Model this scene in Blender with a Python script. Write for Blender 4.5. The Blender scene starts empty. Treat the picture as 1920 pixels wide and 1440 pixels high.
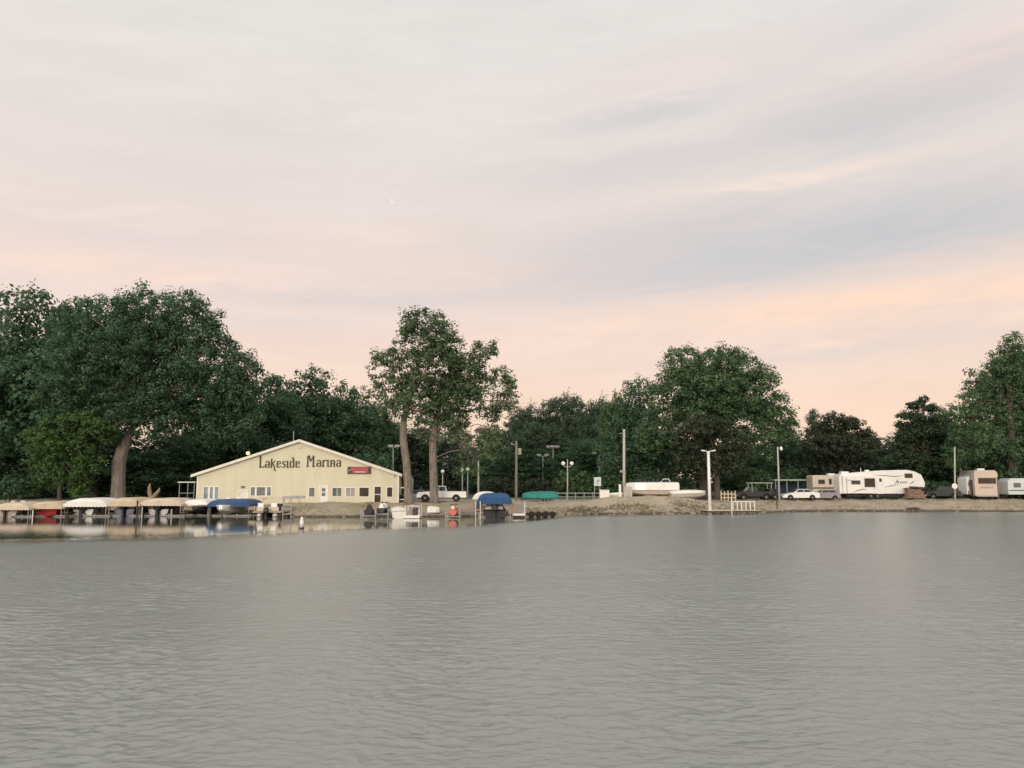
import bpy, math, random
import numpy as np
from mathutils import Vector, Matrix

S = bpy.context.scene
COL = S.collection
R = math.radians

# ------------------------------------------------------------------ camera
F = 1507.0                      # focal length in pixels of the 1920 px wide photograph
EYE = 3.5                       # metres above the lake
PITCH = math.atan(185.0 / F)
cam_d = bpy.data.cameras.new('camera')
cam_d.sensor_width = 36.0
cam_d.lens = F / 1920.0 * 36.0
cam_d.clip_start = 0.5
cam_d.clip_end = 12000
cam = bpy.data.objects.new('camera', cam_d)
COL.objects.link(cam)
cam.location = (0, 0, EYE)
cam.rotation_euler = (math.pi / 2 + PITCH, 0, 0)
S.camera = cam

def ray(px, py):
    a, b = (px - 960) / F, (720 - py) / F
    c, s = math.cos(PITCH), math.sin(PITCH)
    return (a, c - b * s, s + b * c)

def at(px, py, Y):
    """point of the place seen at pixel px,py (of 1920x1440) at distance Y"""
    d = ray(px, py)
    k = Y / d[1]
    return Vector((d[0] * k, Y, EYE + d[2] * k))

def azel(px, py):
    d = ray(px, py)
    n = math.sqrt(sum(q * q for q in d))
    return math.atan2(d[0], d[1]), math.asin(d[2] / n)

def lin(r, g, b):
    def f(c):
        c /= 255.0
        return c / 12.92 if c <= 0.04045 else ((c + 0.055) / 1.055) ** 2.4
    return (f(r), f(g), f(b), 1.0)

# ------------------------------------------------------------------ view
S.view_settings.view_transform = 'Standard'
S.view_settings.look = 'None'
S.view_settings.exposure = 0.0
S.view_settings.gamma = 1.0
S.view_settings.use_curve_mapping = False
S.cycles.use_denoising = True
S.cycles.max_bounces = 6
S.cycles.transparent_max_bounces = 6

# ------------------------------------------------------------------ light
SUN_EL, SUN_AZ = R(11), R(196)          # low evening sun behind the photographer
sun_d = bpy.data.lights.new('sun', 'SUN')
sun_d.energy = 1.35
sun_d.angle = R(22)
sun_d.color = (1.0, 0.92, 0.82)
sun = bpy.data.objects.new('sun', sun_d)
COL.objects.link(sun)
sv = Vector((math.sin(SUN_AZ) * math.cos(SUN_EL), math.cos(SUN_AZ) * math.cos(SUN_EL), math.sin(SUN_EL)))
sun.rotation_euler = sv.to_track_quat('Z', 'Y').to_euler()
sun.location = (0, -60, 60)

# ------------------------------------------------------------------ node helpers
class G:
    """tiny helper that writes node graphs"""
    def __init__(self, tree):
        self.t = tree
    def new(self, kind, **kw):
        n = self.t.nodes.new(kind)
        for k, v in kw.items():
            setattr(n, k, v)
        return n
    def put(self, sock, v):
        if isinstance(v, bpy.types.NodeSocket):
            self.t.links.new(v, sock)
        else:
            sock.default_value = v
    def m(self, op, a, b=None, c=None, clamp=False):
        n = self.new('ShaderNodeMath', operation=op, use_clamp=clamp)
        self.put(n.inputs[0], a)
        if b is not None: self.put(n.inputs[1], b)
        if c is not None: self.put(n.inputs[2], c)
        return n.outputs[0]
    def mix(self, f, a, b):
        n = self.new('ShaderNodeMix', data_type='RGBA')
        self.put(n.inputs[0], f); self.put(n.inputs[6], a); self.put(n.inputs[7], b)
        return n.outputs[2]
    def xyz(self, x, y, z):
        n = self.new('ShaderNodeCombineXYZ')
        self.put(n.inputs[0], x); self.put(n.inputs[1], y); self.put(n.inputs[2], z)
        return n.outputs[0]
    def noise(self, vec, scale, detail=4, rough=0.5, dist=0.0):
        n = self.new('ShaderNodeTexNoise')
        if vec is not None: self.put(n.inputs['Vector'], vec)
        n.inputs['Scale'].default_value = scale
        n.inputs['Detail'].default_value = detail
        n.inputs['Roughness'].default_value = rough
        n.inputs['Distortion'].default_value = dist
        return n.outputs['Fac']
    def smooth(self, v, a, b, lo=0.0, hi=1.0):
        n = self.new('ShaderNodeMapRange', interpolation_type='SMOOTHSTEP')
        self.put(n.inputs[0], v)
        n.inputs[1].default_value = a; n.inputs[2].default_value = b
        n.inputs[3].default_value = lo; n.inputs[4].default_value = hi
        return n.outputs[0]
    def ramp(self, v, stops):
        n = self.new('ShaderNodeValToRGB')
        self.put(n.inputs[0], v)
        e = n.color_ramp.elements
        while len(e) < len(stops): e.new(0.5)
        for i, (p, c) in enumerate(stops):
            e[i].position = p; e[i].color = c
        return n.outputs[0]

# ------------------------------------------------------------------ sky
W = bpy.data.worlds.new('World')
S.world = W
W.use_nodes = True
W.node_tree.nodes.clear()
g = G(W.node_tree)
tc = g.new('ShaderNodeTexCoord')
sep = g.new('ShaderNodeSeparateXYZ')
g.put(sep.inputs[0], tc.outputs['Generated'])
dx, dy, dz = sep.outputs
az = g.m('ARCTAN2', dx, dy)
el = g.m('ARCSINE', g.m('MINIMUM', g.m('MAXIMUM', dz, -1.0), 1.0))
# wispy layers: long in azimuth, thin in elevation, rising a little towards the right
tilt = g.m('SUBTRACT', el, g.m('MULTIPLY', az, 0.065))
n_big = g.noise(g.xyz(g.m('MULTIPLY', az, 2.2), g.m('MULTIPLY', tilt, 9.0), 3.1), 1.0, 5, 0.55, 0.6)
n_fine = g.noise(g.xyz(g.m('MULTIPLY', az, 6.5), g.m('MULTIPLY', tilt, 34.0), 7.7), 1.0, 5, 0.6, 0.8)
n_wisp = g.noise(g.xyz(g.m('MULTIPLY', az, 9.0), g.m('MULTIPLY', el, 22.0), 1.3), 1.0, 6, 0.6, 1.2)
warp_el = g.m('ADD', el, g.m('ADD', g.m('MULTIPLY', g.m('SUBTRACT', n_big, 0.5), 0.055), g.m('MULTIPLY', g.m('SUBTRACT', n_fine, 0.5), 0.045)))
warp_az = g.m('ADD', az, g.m('MULTIPLY', g.m('SUBTRACT', n_wisp, 0.5), 0.12))
base = g.ramp(g.m('DIVIDE', el, 0.62), [
    (0.00, lin(252, 218, 192)), (0.14, lin(248, 216, 194)), (0.27, lin(241, 216, 202)),
    (0.42, lin(236, 218, 211)), (0.60, lin(230, 220, 215)), (0.80, lin(227, 222, 218)), (0.97, lin(225, 223, 219))])

def blob(px, py, wx, wy, slope=0.0, soft=1.0):
    a0, e0 = azel(px, py)
    u = g.m('DIVIDE', g.m('SUBTRACT', warp_az, a0), wx / F)
    v = g.m('DIVIDE', g.m('SUBTRACT', g.m('SUBTRACT', warp_el, e0), g.m('MULTIPLY', g.m('SUBTRACT', warp_az, a0), slope)), wy / F)
    q = g.m('ADD', g.m('MULTIPLY', u, u), g.m('MULTIPLY', v, v))
    return g.m('EXPONENT', g.m('MULTIPLY', q, -soft))

col = base
broken = g.smooth(n_fine, 0.30, 0.66, 0.62, 1.2)
def lay(mask, colour, amount):
    global col
    mask = g.m('MULTIPLY', mask, broken)
    col = g.mix(g.m('MULTIPLY', mask, amount, clamp=True), col, colour)

GREY = lin(196, 197, 199)
MAUVE = lin(209, 202, 203)
PEACH = lin(255, 221, 197)
CREAM = lin(244, 226, 212)
PINK = lin(237, 215, 210)
# the big blue-grey bank on the right and the lighter layers around it
lay(blob(1600, 440, 560, 84, 0.03), GREY, 0.92)
lay(blob(1850, 385, 260, 60, 0.03), GREY, 0.45)
lay(blob(1380, 285, 330, 30, 0.06), GREY, 0.38)
lay(blob(1200, 515, 320, 40, 0.03), MAUVE, 0.65)
lay(blob(1220, 212, 180, 24, 0.10), GREY, 0.55)
lay(blob(1690, 205, 230, 55, 0.06), GREY, 0.60)
lay(blob(1880, 130, 90, 40, 0.0), GREY, 0.45)
lay(blob(1640, 40, 200, 40, 0.08), GREY, 0.35)
lay(blob(1480, 338, 260, 15, 0.05), CREAM, 0.75)
lay(blob(1150, 330, 260, 30, 0.10), MAUVE, 0.40)
lay(blob(480, 250, 180, 26, 0.02), MAUVE, 0.30)
lay(blob(330, 330, 300, 30, 0.03), MAUVE, 0.25)
lay(blob(1890, 70, 200, 55, 0.10), PINK, 0.60)
lay(blob(1250, 140, 300, 40, 0.10), PINK, 0.35)
# warm lit streaks on the left, and the thin mauve bands below them
lay(blob(640, 470, 170, 30, 0.12), PEACH, 0.40)
lay(blob(240, 505, 260, 24, 0.02), PEACH, 0.42)
lay(blob(860, 515, 160, 18, 0.05), PEACH, 0.35)
lay(blob(640, 560, 330, 15, 0.03), MAUVE, 0.45)
lay(blob(240, 450, 300, 22, 0.03), MAUVE, 0.28)
lay(blob(520, 610, 220, 22, 0.02), MAUVE, 0.22)
# peach clearing along the lower right
lay(blob(1620, 578, 560, 44, 0.04), PEACH, 1.0)
lay(blob(1600, 655, 330, 14, 0.03), MAUVE, 0.32)
lay(blob(1250, 640, 250, 26, 0.0), PINK, 0.28)
# overall fibrous variation
tex = g.m('ADD', g.m('MULTIPLY', g.m('SUBTRACT', n_fine, 0.5), 0.16), g.m('MULTIPLY', g.m('SUBTRACT', n_big, 0.5), 0.09))
gain = g.m('ADD', 1.0, tex)
sc_n = g.new('ShaderNodeVectorMath', operation='SCALE')
g.put(sc_n.inputs[0], col); g.put(sc_n.inputs[3], gain)
cloud = sc_n.outputs[0]
# brighter glow round the veiled sun, added behind the view to light the hall
gl = g.m('EXPONENT', g.m('MULTIPLY', g.m('SUBTRACT', 1.0, g.m('ADD', g.m('ADD', g.m('MULTIPLY', dx, sv.x), g.m('MULTIPLY', dy, sv.y)), g.m('MULTIPLY', dz, sv.z))), -1.6))
gl2 = g.new('ShaderNodeVectorMath', operation='SCALE')
gl2.inputs[0].default_value = (1.0, 0.86, 0.70)
g.put(gl2.inputs[3], g.m('MULTIPLY', gl, 0.55))
ad = g.new('ShaderNodeVectorMath', operation='ADD')
g.put(ad.inputs[0], cloud); g.put(ad.inputs[1], gl2.outputs[0])
bg_cloud = g.new('ShaderNodeBackground')
g.put(bg_cloud.inputs[0], ad.outputs[0]); bg_cloud.inputs[1].default_value = 1.04
sky_t = g.new('ShaderNodeTexSky', sky_type='NISHITA')
sky_t.sun_disc = False
sky_t.sun_elevation = SUN_EL
sky_t.sun_rotation = SUN_AZ
bg_sky = g.new('ShaderNodeBackground')
g.put(bg_sky.inputs[0], sky_t.outputs[0]); bg_sky.inputs[1].default_value = 0.10
mixs = g.new('ShaderNodeMixShader'); mixs.inputs[0].default_value = 0.93     # cloud cover
g.put(mixs.inputs[1], bg_sky.outputs[0]); g.put(mixs.inputs[2], bg_cloud.outputs[0])
wo = g.new('ShaderNodeOutputWorld')
g.put(wo.inputs[0], mixs.outputs[0])

# ------------------------------------------------------------------ materials
def new_mat(name):
    m = bpy.data.materials.new(name)
    m.use_nodes = True
    m.node_tree.nodes.clear()
    gg = G(m.node_tree)
    out = gg.new('ShaderNodeOutputMaterial')
    p = gg.new('ShaderNodeBsdfPrincipled')
    gg.put(out.inputs[0], p.outputs[0])
    return m, gg, p, out

def sc3(c, k):
    return (min(1, c[0] * k), min(1, c[1] * k), min(1, c[2] * k), 1)

def MAT(name, c, rough=0.6, var=0.12, scale=2.0, metal=0.0, bump=0.0, stretch=(1, 1, 1), coat=0.0):
    m, gg, p, out = new_mat(name)
    t = gg.new('ShaderNodeTexCoord')
    mp = gg.new('ShaderNodeMapping'); mp.inputs['Scale'].default_value = stretch
    gg.put(mp.inputs[0], t.outputs['Object'])
    n = gg.noise(mp.outputs[0], scale, 5, 0.6)
    n2 = gg.smooth(n, 0.3, 0.7)
    gg.put(p.inputs['Base Color'], gg.mix(n2, sc3(c, 1 - var), sc3(c, 1 + var)))
    gg.put(p.inputs['Roughness'], gg.smooth(n, 0.2, 0.8, max(0.02, rough - 0.08), min(1, rough + 0.08)))
    p.inputs['Metallic'].default_value = metal
    p.inputs['Coat Weight'].default_value = coat
    if bump:
        b = gg.new('ShaderNodeBump'); b.inputs['Strength'].default_value = bump; b.inputs['Distance'].default_value = 0.05
        gg.put(b.inputs['Height'], n); gg.put(p.inputs['Normal'], b.outputs[0])
    return m

def EMIT(name, c, k):
    m = bpy.data.materials.new(name); m.use_nodes = True
    m.node_tree.nodes.clear(); gg = G(m.node_tree)
    o = gg.new('ShaderNodeOutputMaterial'); e = gg.new('ShaderNodeEmission')
    e.inputs[0].default_value = (*c, 1); e.inputs[1].default_value = k
    gg.put(o.inputs[0], e.outputs[0])
    return m

def LEAF(name, a, b, warm=(0.10, 0.095, 0.03), k=1.38):
    """leaf colour differs from leaf to leaf and from branch to branch (face attribute 'tone')"""
    a, b, warm = [(q[0] * k * 1.22, q[1] * k * 1.06, q[2] * k * 1.16) for q in (a, b, warm)]
    m, gg, p, out = new_mat(name)
    at_ = gg.new('ShaderNodeAttribute'); at_.attribute_name = 'tone'
    c = gg.mix(at_.outputs['Fac'], (*a, 1), (*b, 1))
    oi = gg.new('ShaderNodeTexCoord')
    n = gg.noise(oi.outputs['Object'], 0.35, 3)
    c = gg.mix(gg.smooth(n, 0.5, 0.75, 0, 0.35), c, (*warm, 1))
    gg.put(p.inputs['Base Color'], c)
    p.inputs['Roughness'].default_value = 0.6
    p.inputs['Specular IOR Level'].default_value = 0.25
    tr = gg.new('ShaderNodeBsdfTranslucent'); gg.put(tr.inputs[0], c)
    mx = gg.new('ShaderNodeMixShader'); mx.inputs[0].default_value = 0.38
    gg.put(mx.inputs[1], p.outputs[0]); gg.put(mx.inputs[2], tr.outputs[0])
    gg.put(out.inputs[0], mx.outputs[0])
    return m

M = dict(
    cream=MAT('cream_siding', (0.86, 0.75, 0.47), 0.65, 0.04, 0.4, stretch=(1, 1, 0.2)),
    white=MAT('white_paint', (0.80, 0.79, 0.75), 0.5, 0.06, 1.5),
    trim=MAT('cream_white_trim', (0.74, 0.70, 0.60), 0.5, 0.06, 1.5),
    gel=MAT('white_gelcoat', (0.82, 0.80, 0.75), 0.3, 0.05, 1.0, coat=0.3),
    offwhite=MAT('off_white_fabric', (0.78, 0.76, 0.68), 0.85, 0.06, 1.5),
    canvas=MAT('tan_canvas', (0.60, 0.49, 0.36), 0.9, 0.12, 1.2, bump=0.3),
    canvas2=MAT('faded_tan_canvas', (0.66, 0.56, 0.44), 0.9, 0.12, 1.0, bump=0.3),
    wcanvas=MAT('white_canvas', (0.84, 0.82, 0.78), 0.85, 0.06, 1.2, bump=0.3),
    bcanvas=MAT('blue_canvas', (0.045, 0.095, 0.21), 0.85, 0.15, 1.2, bump=0.3),
    bcanvas2=MAT('bright_blue_canvas', (0.028, 0.085, 0.20), 0.85, 0.15, 1.2, bump=0.3),
    gcanvas=MAT('teal_tarpaulin', (0.03, 0.22, 0.19), 0.7, 0.2, 1.2, bump=0.4),
    red=MAT('red_cover', (0.33, 0.025, 0.03), 0.8, 0.15, 2.0, bump=0.3),
    coral=MAT('faded_red_gelcoat', (0.62, 0.13, 0.09), 0.4, 0.12, 2.0),
    black=MAT('black_plastic', (0.016, 0.016, 0.018), 0.5, 0.2, 3.0),
    char=MAT('charcoal_vinyl', (0.035, 0.033, 0.04), 0.7, 0.2, 3.0),
    navy=MAT('navy_gelcoat', (0.03, 0.035, 0.08), 0.35, 0.15, 2.0, coat=0.3),
    alu=MAT('weathered_aluminium', (0.50, 0.49, 0.47), 0.45, 0.12, 3.0, metal=0.6),
    steel=MAT('galvanised_steel', (0.34, 0.34, 0.33), 0.6, 0.12, 3.0, metal=0.35),
    greypole=MAT('grey_painted_pole', (0.30, 0.31, 0.30), 0.6, 0.1, 2.0),
    palepole=MAT('pale_weathered_pole', (0.46, 0.44, 0.39), 0.8, 0.15, 2.0, stretch=(4, 4, 0.4)),
    wood=MAT('weathered_dock_wood', (0.22, 0.17, 0.13), 0.85, 0.25, 2.0, bump=0.5, stretch=(1, 6, 6)),
    darkwood=MAT('dark_wet_timber', (0.07, 0.052, 0.038), 0.8, 0.3, 2.0, bump=0.5),
    polewood=MAT('utility_pole_wood', (0.30, 0.27, 0.23), 0.85, 0.2, 2.0, bump=0.4, stretch=(6, 6, 0.5)),
    bark=MAT('pale_bark', (0.20, 0.172, 0.142), 0.9, 0.35, 2.2, bump=1.0, stretch=(2, 2, 0.5)),
    darkbark=MAT('dark_bark', (0.085, 0.07, 0.055), 0.9, 0.35, 2.2, bump=1.0, stretch=(2, 2, 0.5)),
    stump=MAT('bare_broken_wood', (0.27, 0.19, 0.125), 0.9, 0.3, 2.0, bump=0.8, stretch=(3, 3, 0.5)),
    glass=MAT('dark_window_glass', (0.035, 0.04, 0.04), 0.12, 0.2, 1.0),
    glassb=MAT('brown_window_glass', (0.035, 0.022, 0.014), 0.15, 0.25, 1.0),
    glassg=MAT('grey_green_window_glass', (0.13, 0.15, 0.14), 0.12, 0.3, 0.8),
    glassm=MAT('mauve_window_blind', (0.34, 0.30, 0.30), 0.3, 0.15, 1.0),
    glassblue=MAT('pale_blue_glass', (0.17, 0.23, 0.26), 0.15, 0.25, 0.9),
    letter=MAT('olive_brown_letters', (0.075, 0.065, 0.035), 0.7, 0.15, 3.0),
    signred=MAT('red_sign_panel', (0.40, 0.055, 0.065), 0.5, 0.08, 2.0),
    signdark=MAT('dark_sign_panel', (0.06, 0.035, 0.025), 0.5, 0.1, 2.0),
    signpale=MAT('pale_sign_letters', (0.62, 0.50, 0.48), 0.6, 0.1, 2.0),
    roof=MAT('dark_metal_roof', (0.10, 0.10, 0.10), 0.5, 0.1, 0.6, metal=0.2),
    tyre=MAT('tyre_rubber', (0.018, 0.017, 0.016), 0.85, 0.2, 4.0),
    rim=MAT('grey_wheel_rim', (0.45, 0.44, 0.43), 0.4, 0.1, 3.0, metal=0.5),
    carwhite=MAT('white_car_paint', (0.80, 0.80, 0.79), 0.3, 0.03, 1.0, coat=0.5),
    carblack=MAT('black_car_paint', (0.014, 0.016, 0.022), 0.3, 0.1, 1.0, coat=0.5),
    cargreen=MAT('dark_green_car_paint', (0.018, 0.032, 0.028), 0.3, 0.1, 1.0, coat=0.5),
    carteal=MAT('grey_green_car_paint', (0.06, 0.10, 0.095), 0.35, 0.1, 1.0, coat=0.5),
    silver=MAT('mauve_grey_paint', (0.30, 0.27, 0.28), 0.35, 0.08, 1.0, metal=0.2),
    rvwhite=MAT('rv_white_panel', (0.79, 0.785, 0.74), 0.45, 0.05, 0.7),
    rvtan=MAT('rv_tan_panel', (0.56, 0.49, 0.41), 0.5, 0.06, 0.8),
    rvpink=MAT('rv_pinkish_panel', (0.56, 0.46, 0.38), 0.5, 0.06, 0.8),
    rvbrown=MAT('rv_brown_stripe', (0.13, 0.09, 0.07), 0.5, 0.1, 1.0),
    rvline=MAT('rv_grey_graphics', (0.24, 0.20, 0.17), 0.5, 0.1, 1.0),
    rvpale=MAT('rv_pale_blue_panel', (0.60, 0.66, 0.66), 0.5, 0.06, 0.8),
    brick=MAT('brown_brick_pile', (0.25, 0.175, 0.13), 0.9, 0.3, 2.5, bump=0.8),
    rustcover=MAT('brown_tarpaulin', (0.12, 0.07, 0.045), 0.9, 0.25, 2.0, bump=0.5),
    rock=MAT('shore_stone', (0.26, 0.22, 0.165), 0.9, 0.4, 1.4, bump=0.9),
    shelter=MAT('pale_green_roof_edge', (0.36, 0.42, 0.36), 0.6, 0.08, 1.0),
    tarp=MAT('dark_blue_tarpaulin', (0.03, 0.05, 0.09), 0.8, 0.2, 1.0),
    orange=MAT('orange_life_jacket', (0.50, 0.16, 0.06), 0.8, 0.15, 2.0),
    lampglass=MAT('white_lamp_globe', (0.80, 0.82, 0.80), 0.3, 0.03, 1.0),
    lit=EMIT('lit_lamp', (1.0, 0.74, 0.28), 2.2),
    moon=EMIT('moon_light', (1.0, 0.93, 0.86), 0.93),
    leaf_dark=LEAF('dark_green_leaves', (0.036, 0.082, 0.045), (0.080, 0.158, 0.082), (0.085, 0.125, 0.055)),
    leaf_mid=LEAF('mid_green_leaves', (0.040, 0.088, 0.040), (0.090, 0.165, 0.070), (0.095, 0.130, 0.045), 1.6),
    leaf_hero=LEAF('cottonwood_leaves', (0.048, 0.090, 0.042), (0.100, 0.165, 0.075), (0.105, 0.130, 0.050), 1.6),
    leaf_bright=LEAF('bright_green_leaves', (0.042, 0.095, 0.028), (0.100, 0.190, 0.060), (0.10, 0.15, 0.04)),
    leaf_far=LEAF('far_green_leaves', (0.042, 0.080, 0.050), (0.082, 0.138, 0.080), (0.085, 0.110, 0.060)),
    leaf_brown=LEAF('dull_dark_leaves', (0.030, 0.050, 0.030), (0.056, 0.080, 0.046), (0.060, 0.064, 0.040)),
    needle=LEAF('pine_needles', (0.032, 0.064, 0.036), (0.070, 0.120, 0.062), (0.065, 0.080, 0.040)),
)

# ------------------------------------------------------------------ mesh helpers
class MB:
    def __init__(self):
        self.v, self.f, self.mi, self.starts = [], [], [], []
    def add(self, vs, fs, mi=0):
        o = len(self.v); self.starts.append(o)
        self.v += [tuple(q) for q in vs]
        for f in fs:
            self.f.append([i + o for i in f]); self.mi.append(mi)
        return self
    def box(self, c, s, rot=None, mi=0):
        hx, hy, hz = s[0] / 2, s[1] / 2, s[2] / 2
        vs = [Vector((x, y, z)) for z in (-hz, hz) for x, y in ((-hx, -hy), (hx, -hy), (hx, hy), (-hx, hy))]
        if rot is not None: vs = [rot @ q for q in vs]
        vs = [q + Vector(c) for q in vs]
        return self.add(vs, [(3, 2, 1, 0), (4, 5, 6, 7), (0, 1, 5, 4), (1, 2, 6, 5), (2, 3, 7, 6), (3, 0, 4, 7)], mi)
    def prism(self, poly, y0, y1, mi=0):
        """polygon in x,z pushed from y0 to y1"""
        n = len(poly)
        vs = [(x, y0, z) for x, z in poly] + [(x, y1, z) for x, z in poly]
        fs = [tuple(range(n)), tuple(range(2 * n - 1, n - 1, -1))]
        fs += [(i, i + n, (i + 1) % n + n, (i + 1) % n) for i in range(n)]
        return self.add(vs, fs, mi)
    def loft(self, rings, cap=True, closed=True, mi=0):
        n = len(rings[0]); vs = [p for r in rings for p in r]; fs = []
        for k in range(len(rings) - 1):
            a, b = k * n, (k + 1) * n
            for i in range(n if closed else n - 1):
                j = (i + 1) % n
                fs.append((a + i, a + j, b + j, b + i))
        if cap:
            fs.append(tuple(range(n - 1, -1, -1)))
            e = (len(rings) - 1) * n
            fs.append(tuple(range(e, e + n)))
        return self.add(vs, fs, mi)
    def tube(self, pts, rad, n=8, mi=0):
        pts = [Vector(p) for p in pts]
        if not hasattr(rad, '__len__'): rad = [rad] * len(pts)
        rings = []
        for i, p in enumerate(pts):
            t = (pts[min(i + 1, len(pts) - 1)] - pts[max(i - 1, 0)])
            if t.length < 1e-6: t = Vector((0, 0, 1))
            t.normalize()
            ref = Vector((0, 1, 0)) if abs(t.y) < 0.9 else Vector((1, 0, 0))
            u = t.cross(ref).normalized(); w = t.cross(u)
            rings.append([p + (u * math.cos(2 * math.pi * k / n) + w * math.sin(2 * math.pi * k / n)) * rad[i] for k in range(n)])
        return self.loft(rings, mi=mi)
    def lathe(self, prof, c=(0, 0, 0), n=16, axis='z', mi=0):
        rings = []
        for r, h in prof:
            ring = []
            for k in range(n):
                a = 2 * math.pi * k / n
                q = (r * math.cos(a), r * math.sin(a), h)
                if axis == 'y': q = (q[0], q[2], q[1])
                ring.append((q[0] + c[0], q[1] + c[1], q[2] + c[2]))
            rings.append(ring)
        return self.loft(rings, mi=mi)
    def ball(self, c, r, n=12, mi=0):
        if not hasattr(r, '__len__'): r = (r, r, r)
        prof = [(math.sin(math.pi * max(0.02, min(0.98, k / 8))), -math.cos(math.pi * k / 8)) for k in range(9)]
        rings = [[(c[0] + a * r[0] * math.cos(2 * math.pi * k / n), c[1] + a * r[1] * math.sin(2 * math.pi * k / n), c[2] + h * r[2]) for k in range(n)] for a, h in prof]
        return self.loft(rings, mi=mi)
    def each(self, name, mats, parent=None, **kw):
        """every piece added becomes a mesh of its own"""
        last = None
        for a, b_ in zip(self.starts, self.starts[1:] + [len(self.v)]):
            q = MB(); q.v = self.v[a:b_]
            q.f = [[i - a for i in f] for f in self.f if a <= f[0] < b_]; q.mi = [0] * len(q.f)
            last = q.build(name, mats, parent, **kw)
        return last
    def build(self, name, mats, parent=None, smooth=False, bevel=0.0, solid=0.0, subd=0):
        me = bpy.data.meshes.new(name)
        me.from_pydata(self.v, [], self.f)
        if not isinstance(mats, (list, tuple)): mats = [mats]
        for m in mats: me.materials.append(m)
        if len(mats) > 1: me.polygons.foreach_set('material_index', self.mi)
        if smooth: me.polygons.foreach_set('use_smooth', [True] * len(self.f))
        me.update()
        o = bpy.data.objects.new(name, me)
        COL.objects.link(o)
        if parent: o.parent = parent
        if solid:
            q = o.modifiers.new('solid', 'SOLIDIFY'); q.thickness = solid
        if bevel:
            q = o.modifiers.new('bevel', 'BEVEL'); q.width = bevel; q.segments = 2; q.limit_method = 'ANGLE'; q.angle_limit = R(35)
        if subd:
            q = o.modifiers.new('subd', 'SUBSURF'); q.levels = subd; q.render_levels = subd
        return o

def tag(o, label, cat, group=None):
    o['label'] = label; o['category'] = cat
    if group: o['group'] = group
    return o

def thing(name, label, cat, loc, rz=0.0, group=None):
    o = bpy.data.objects.new(name, None)
    o.empty_display_size = 0.3
    COL.objects.link(o)
    o.location = loc; o.rotation_euler = (0, 0, rz)
    return tag(o, label, cat, group)

def structure(o):
    o['kind'] = 'structure'; return o

KIDS = {}
def dup(root, loc, rz=0.0, scale=(1, 1, 1), label=None, group=None):
    r = root.copy(); COL.objects.link(r)
    r.location = loc; r.rotation_euler = (0, 0, rz); r.scale = scale
    if label: r['label'] = label
    if group: r['group'] = group
    for ch in list(root.children):
        c = ch.copy(); COL.objects.link(c); c.parent = r
        for gch in list(ch.children):
            d = gch.copy(); COL.objects.link(d); d.parent = c
    return r

# ------------------------------------------------------------------ terrain
_sh = [(-900, 92), (0, 92), (300, 91), (460, 89.8), (530, 86), (570, 83.5), (700, 83.5), (860, 84.5), (960, 87.5), (1020, 90), (1100, 91), (1330, 92.5),
       (1400, 95), (1480, 99.5), (1600, 101), (1700, 101), (1850, 99), (1960, 98), (2800, 97)]
_sx = np.array([(p - 960) / F * d for p, d in _sh]); _sy = np.array([d for _, d in _sh])
_bt = np.array([-8, -4, 0, 1.0, 5, 8, 20, 40, 120, 3000])
_bz = np.array([-1.6, -1.0, 0, 0.30, 1.02, 1.18, 1.33, 1.55, 1.8, 2.0])
_kx = np.array([-60, -10, 5, 25, 45, 80]); _kz = np.array([0.96, 0.97, 0.98, 1.00, 1.10, 1.10])
MOUND = [(at(1215, 930, 97), 0.75, 6.5, 2.2), (at(1140, 940, 96), 0.35, 3.0, 2.0), (at(1290, 940, 96.5), 0.35, 4.0, 2.0), (at(1716, 930, 108), 0.35, 1.6, 1.2)]

def shore(x):
    return np.interp(x, _sx, _sy) + 0.5 * np.sin(x * 0.35) + 0.3 * np.sin(x * 0.93 + 1.0) + 0.15 * np.sin(x * 2.3)

def gz(x, y):
    t = y - shore(x)
    z = np.interp(t, _bt, _bz) * np.interp(x, _kx, _kz)
    for p, a, sx, sy in MOUND:
        z = z + a * np.exp(-((x - p.x) / sx) ** 2 - ((y - p.y) / sy) ** 2)
    k = np.clip(t / 3, 0, 1)
    z = z + k * (0.05 * np.sin(x * 1.3 + y * 0.7) + 0.04 * np.sin(x * 2.9 - y * 1.9) + 0.03 * np.sin(x * 0.31 + 2))
    return z

def gpt(px, Y, py=930):
    p = at(px, py, Y)
    return Vector((p.x, Y, float(gz(p.x, Y))))

xs = np.concatenate([np.array([-2500, -1200, -600, -300, -200, -150, -120]), np.arange(-100, 100.01, 0.7), np.array([120, 150, 200, 300, 600, 1200, 2500])])
ys = np.concatenate([np.array([-400, -100, 20, 50, 64, 70]), np.arange(73, 116, 0.5), np.arange(116, 200, 4), np.array([240, 320, 500, 900, 1600, 3000, 6000])])
XX, YY = np.meshgrid(xs, ys)
ZZ = gz(XX, YY)
rng0 = np.random.default_rng(5)
rough = rng0.normal(0, 0.018, ZZ.shape) * (np.abs(XX) < 100) * (YY > 70) * (YY < 116)
ZZ = ZZ + rough * np.clip((YY - shore(XX)) / 1.5, 0, 1)
nx, ny = len(xs), len(ys)
gm = bpy.data.meshes.new('ground')
gm.from_pydata(np.stack([XX.ravel(), YY.ravel(), ZZ.ravel()], 1).tolist(), [],
               [(j * nx + i, j * nx + i + 1, (j + 1) * nx + i + 1, (j + 1) * nx + i) for j in range(ny - 1) for i in range(nx - 1)])
gm.polygons.foreach_set('use_smooth', [True] * len(gm.polygons))
m, gg, p, out = new_mat('sandy_bank_and_grass')
geo = gg.new('ShaderNodeNewGeometry')
sp = gg.new('ShaderNodeSeparateXYZ'); gg.put(sp.inputs[0], geo.outputs['Position'])
n1 = gg.noise(geo.outputs['Position'], 0.22, 6, 0.6)
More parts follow.
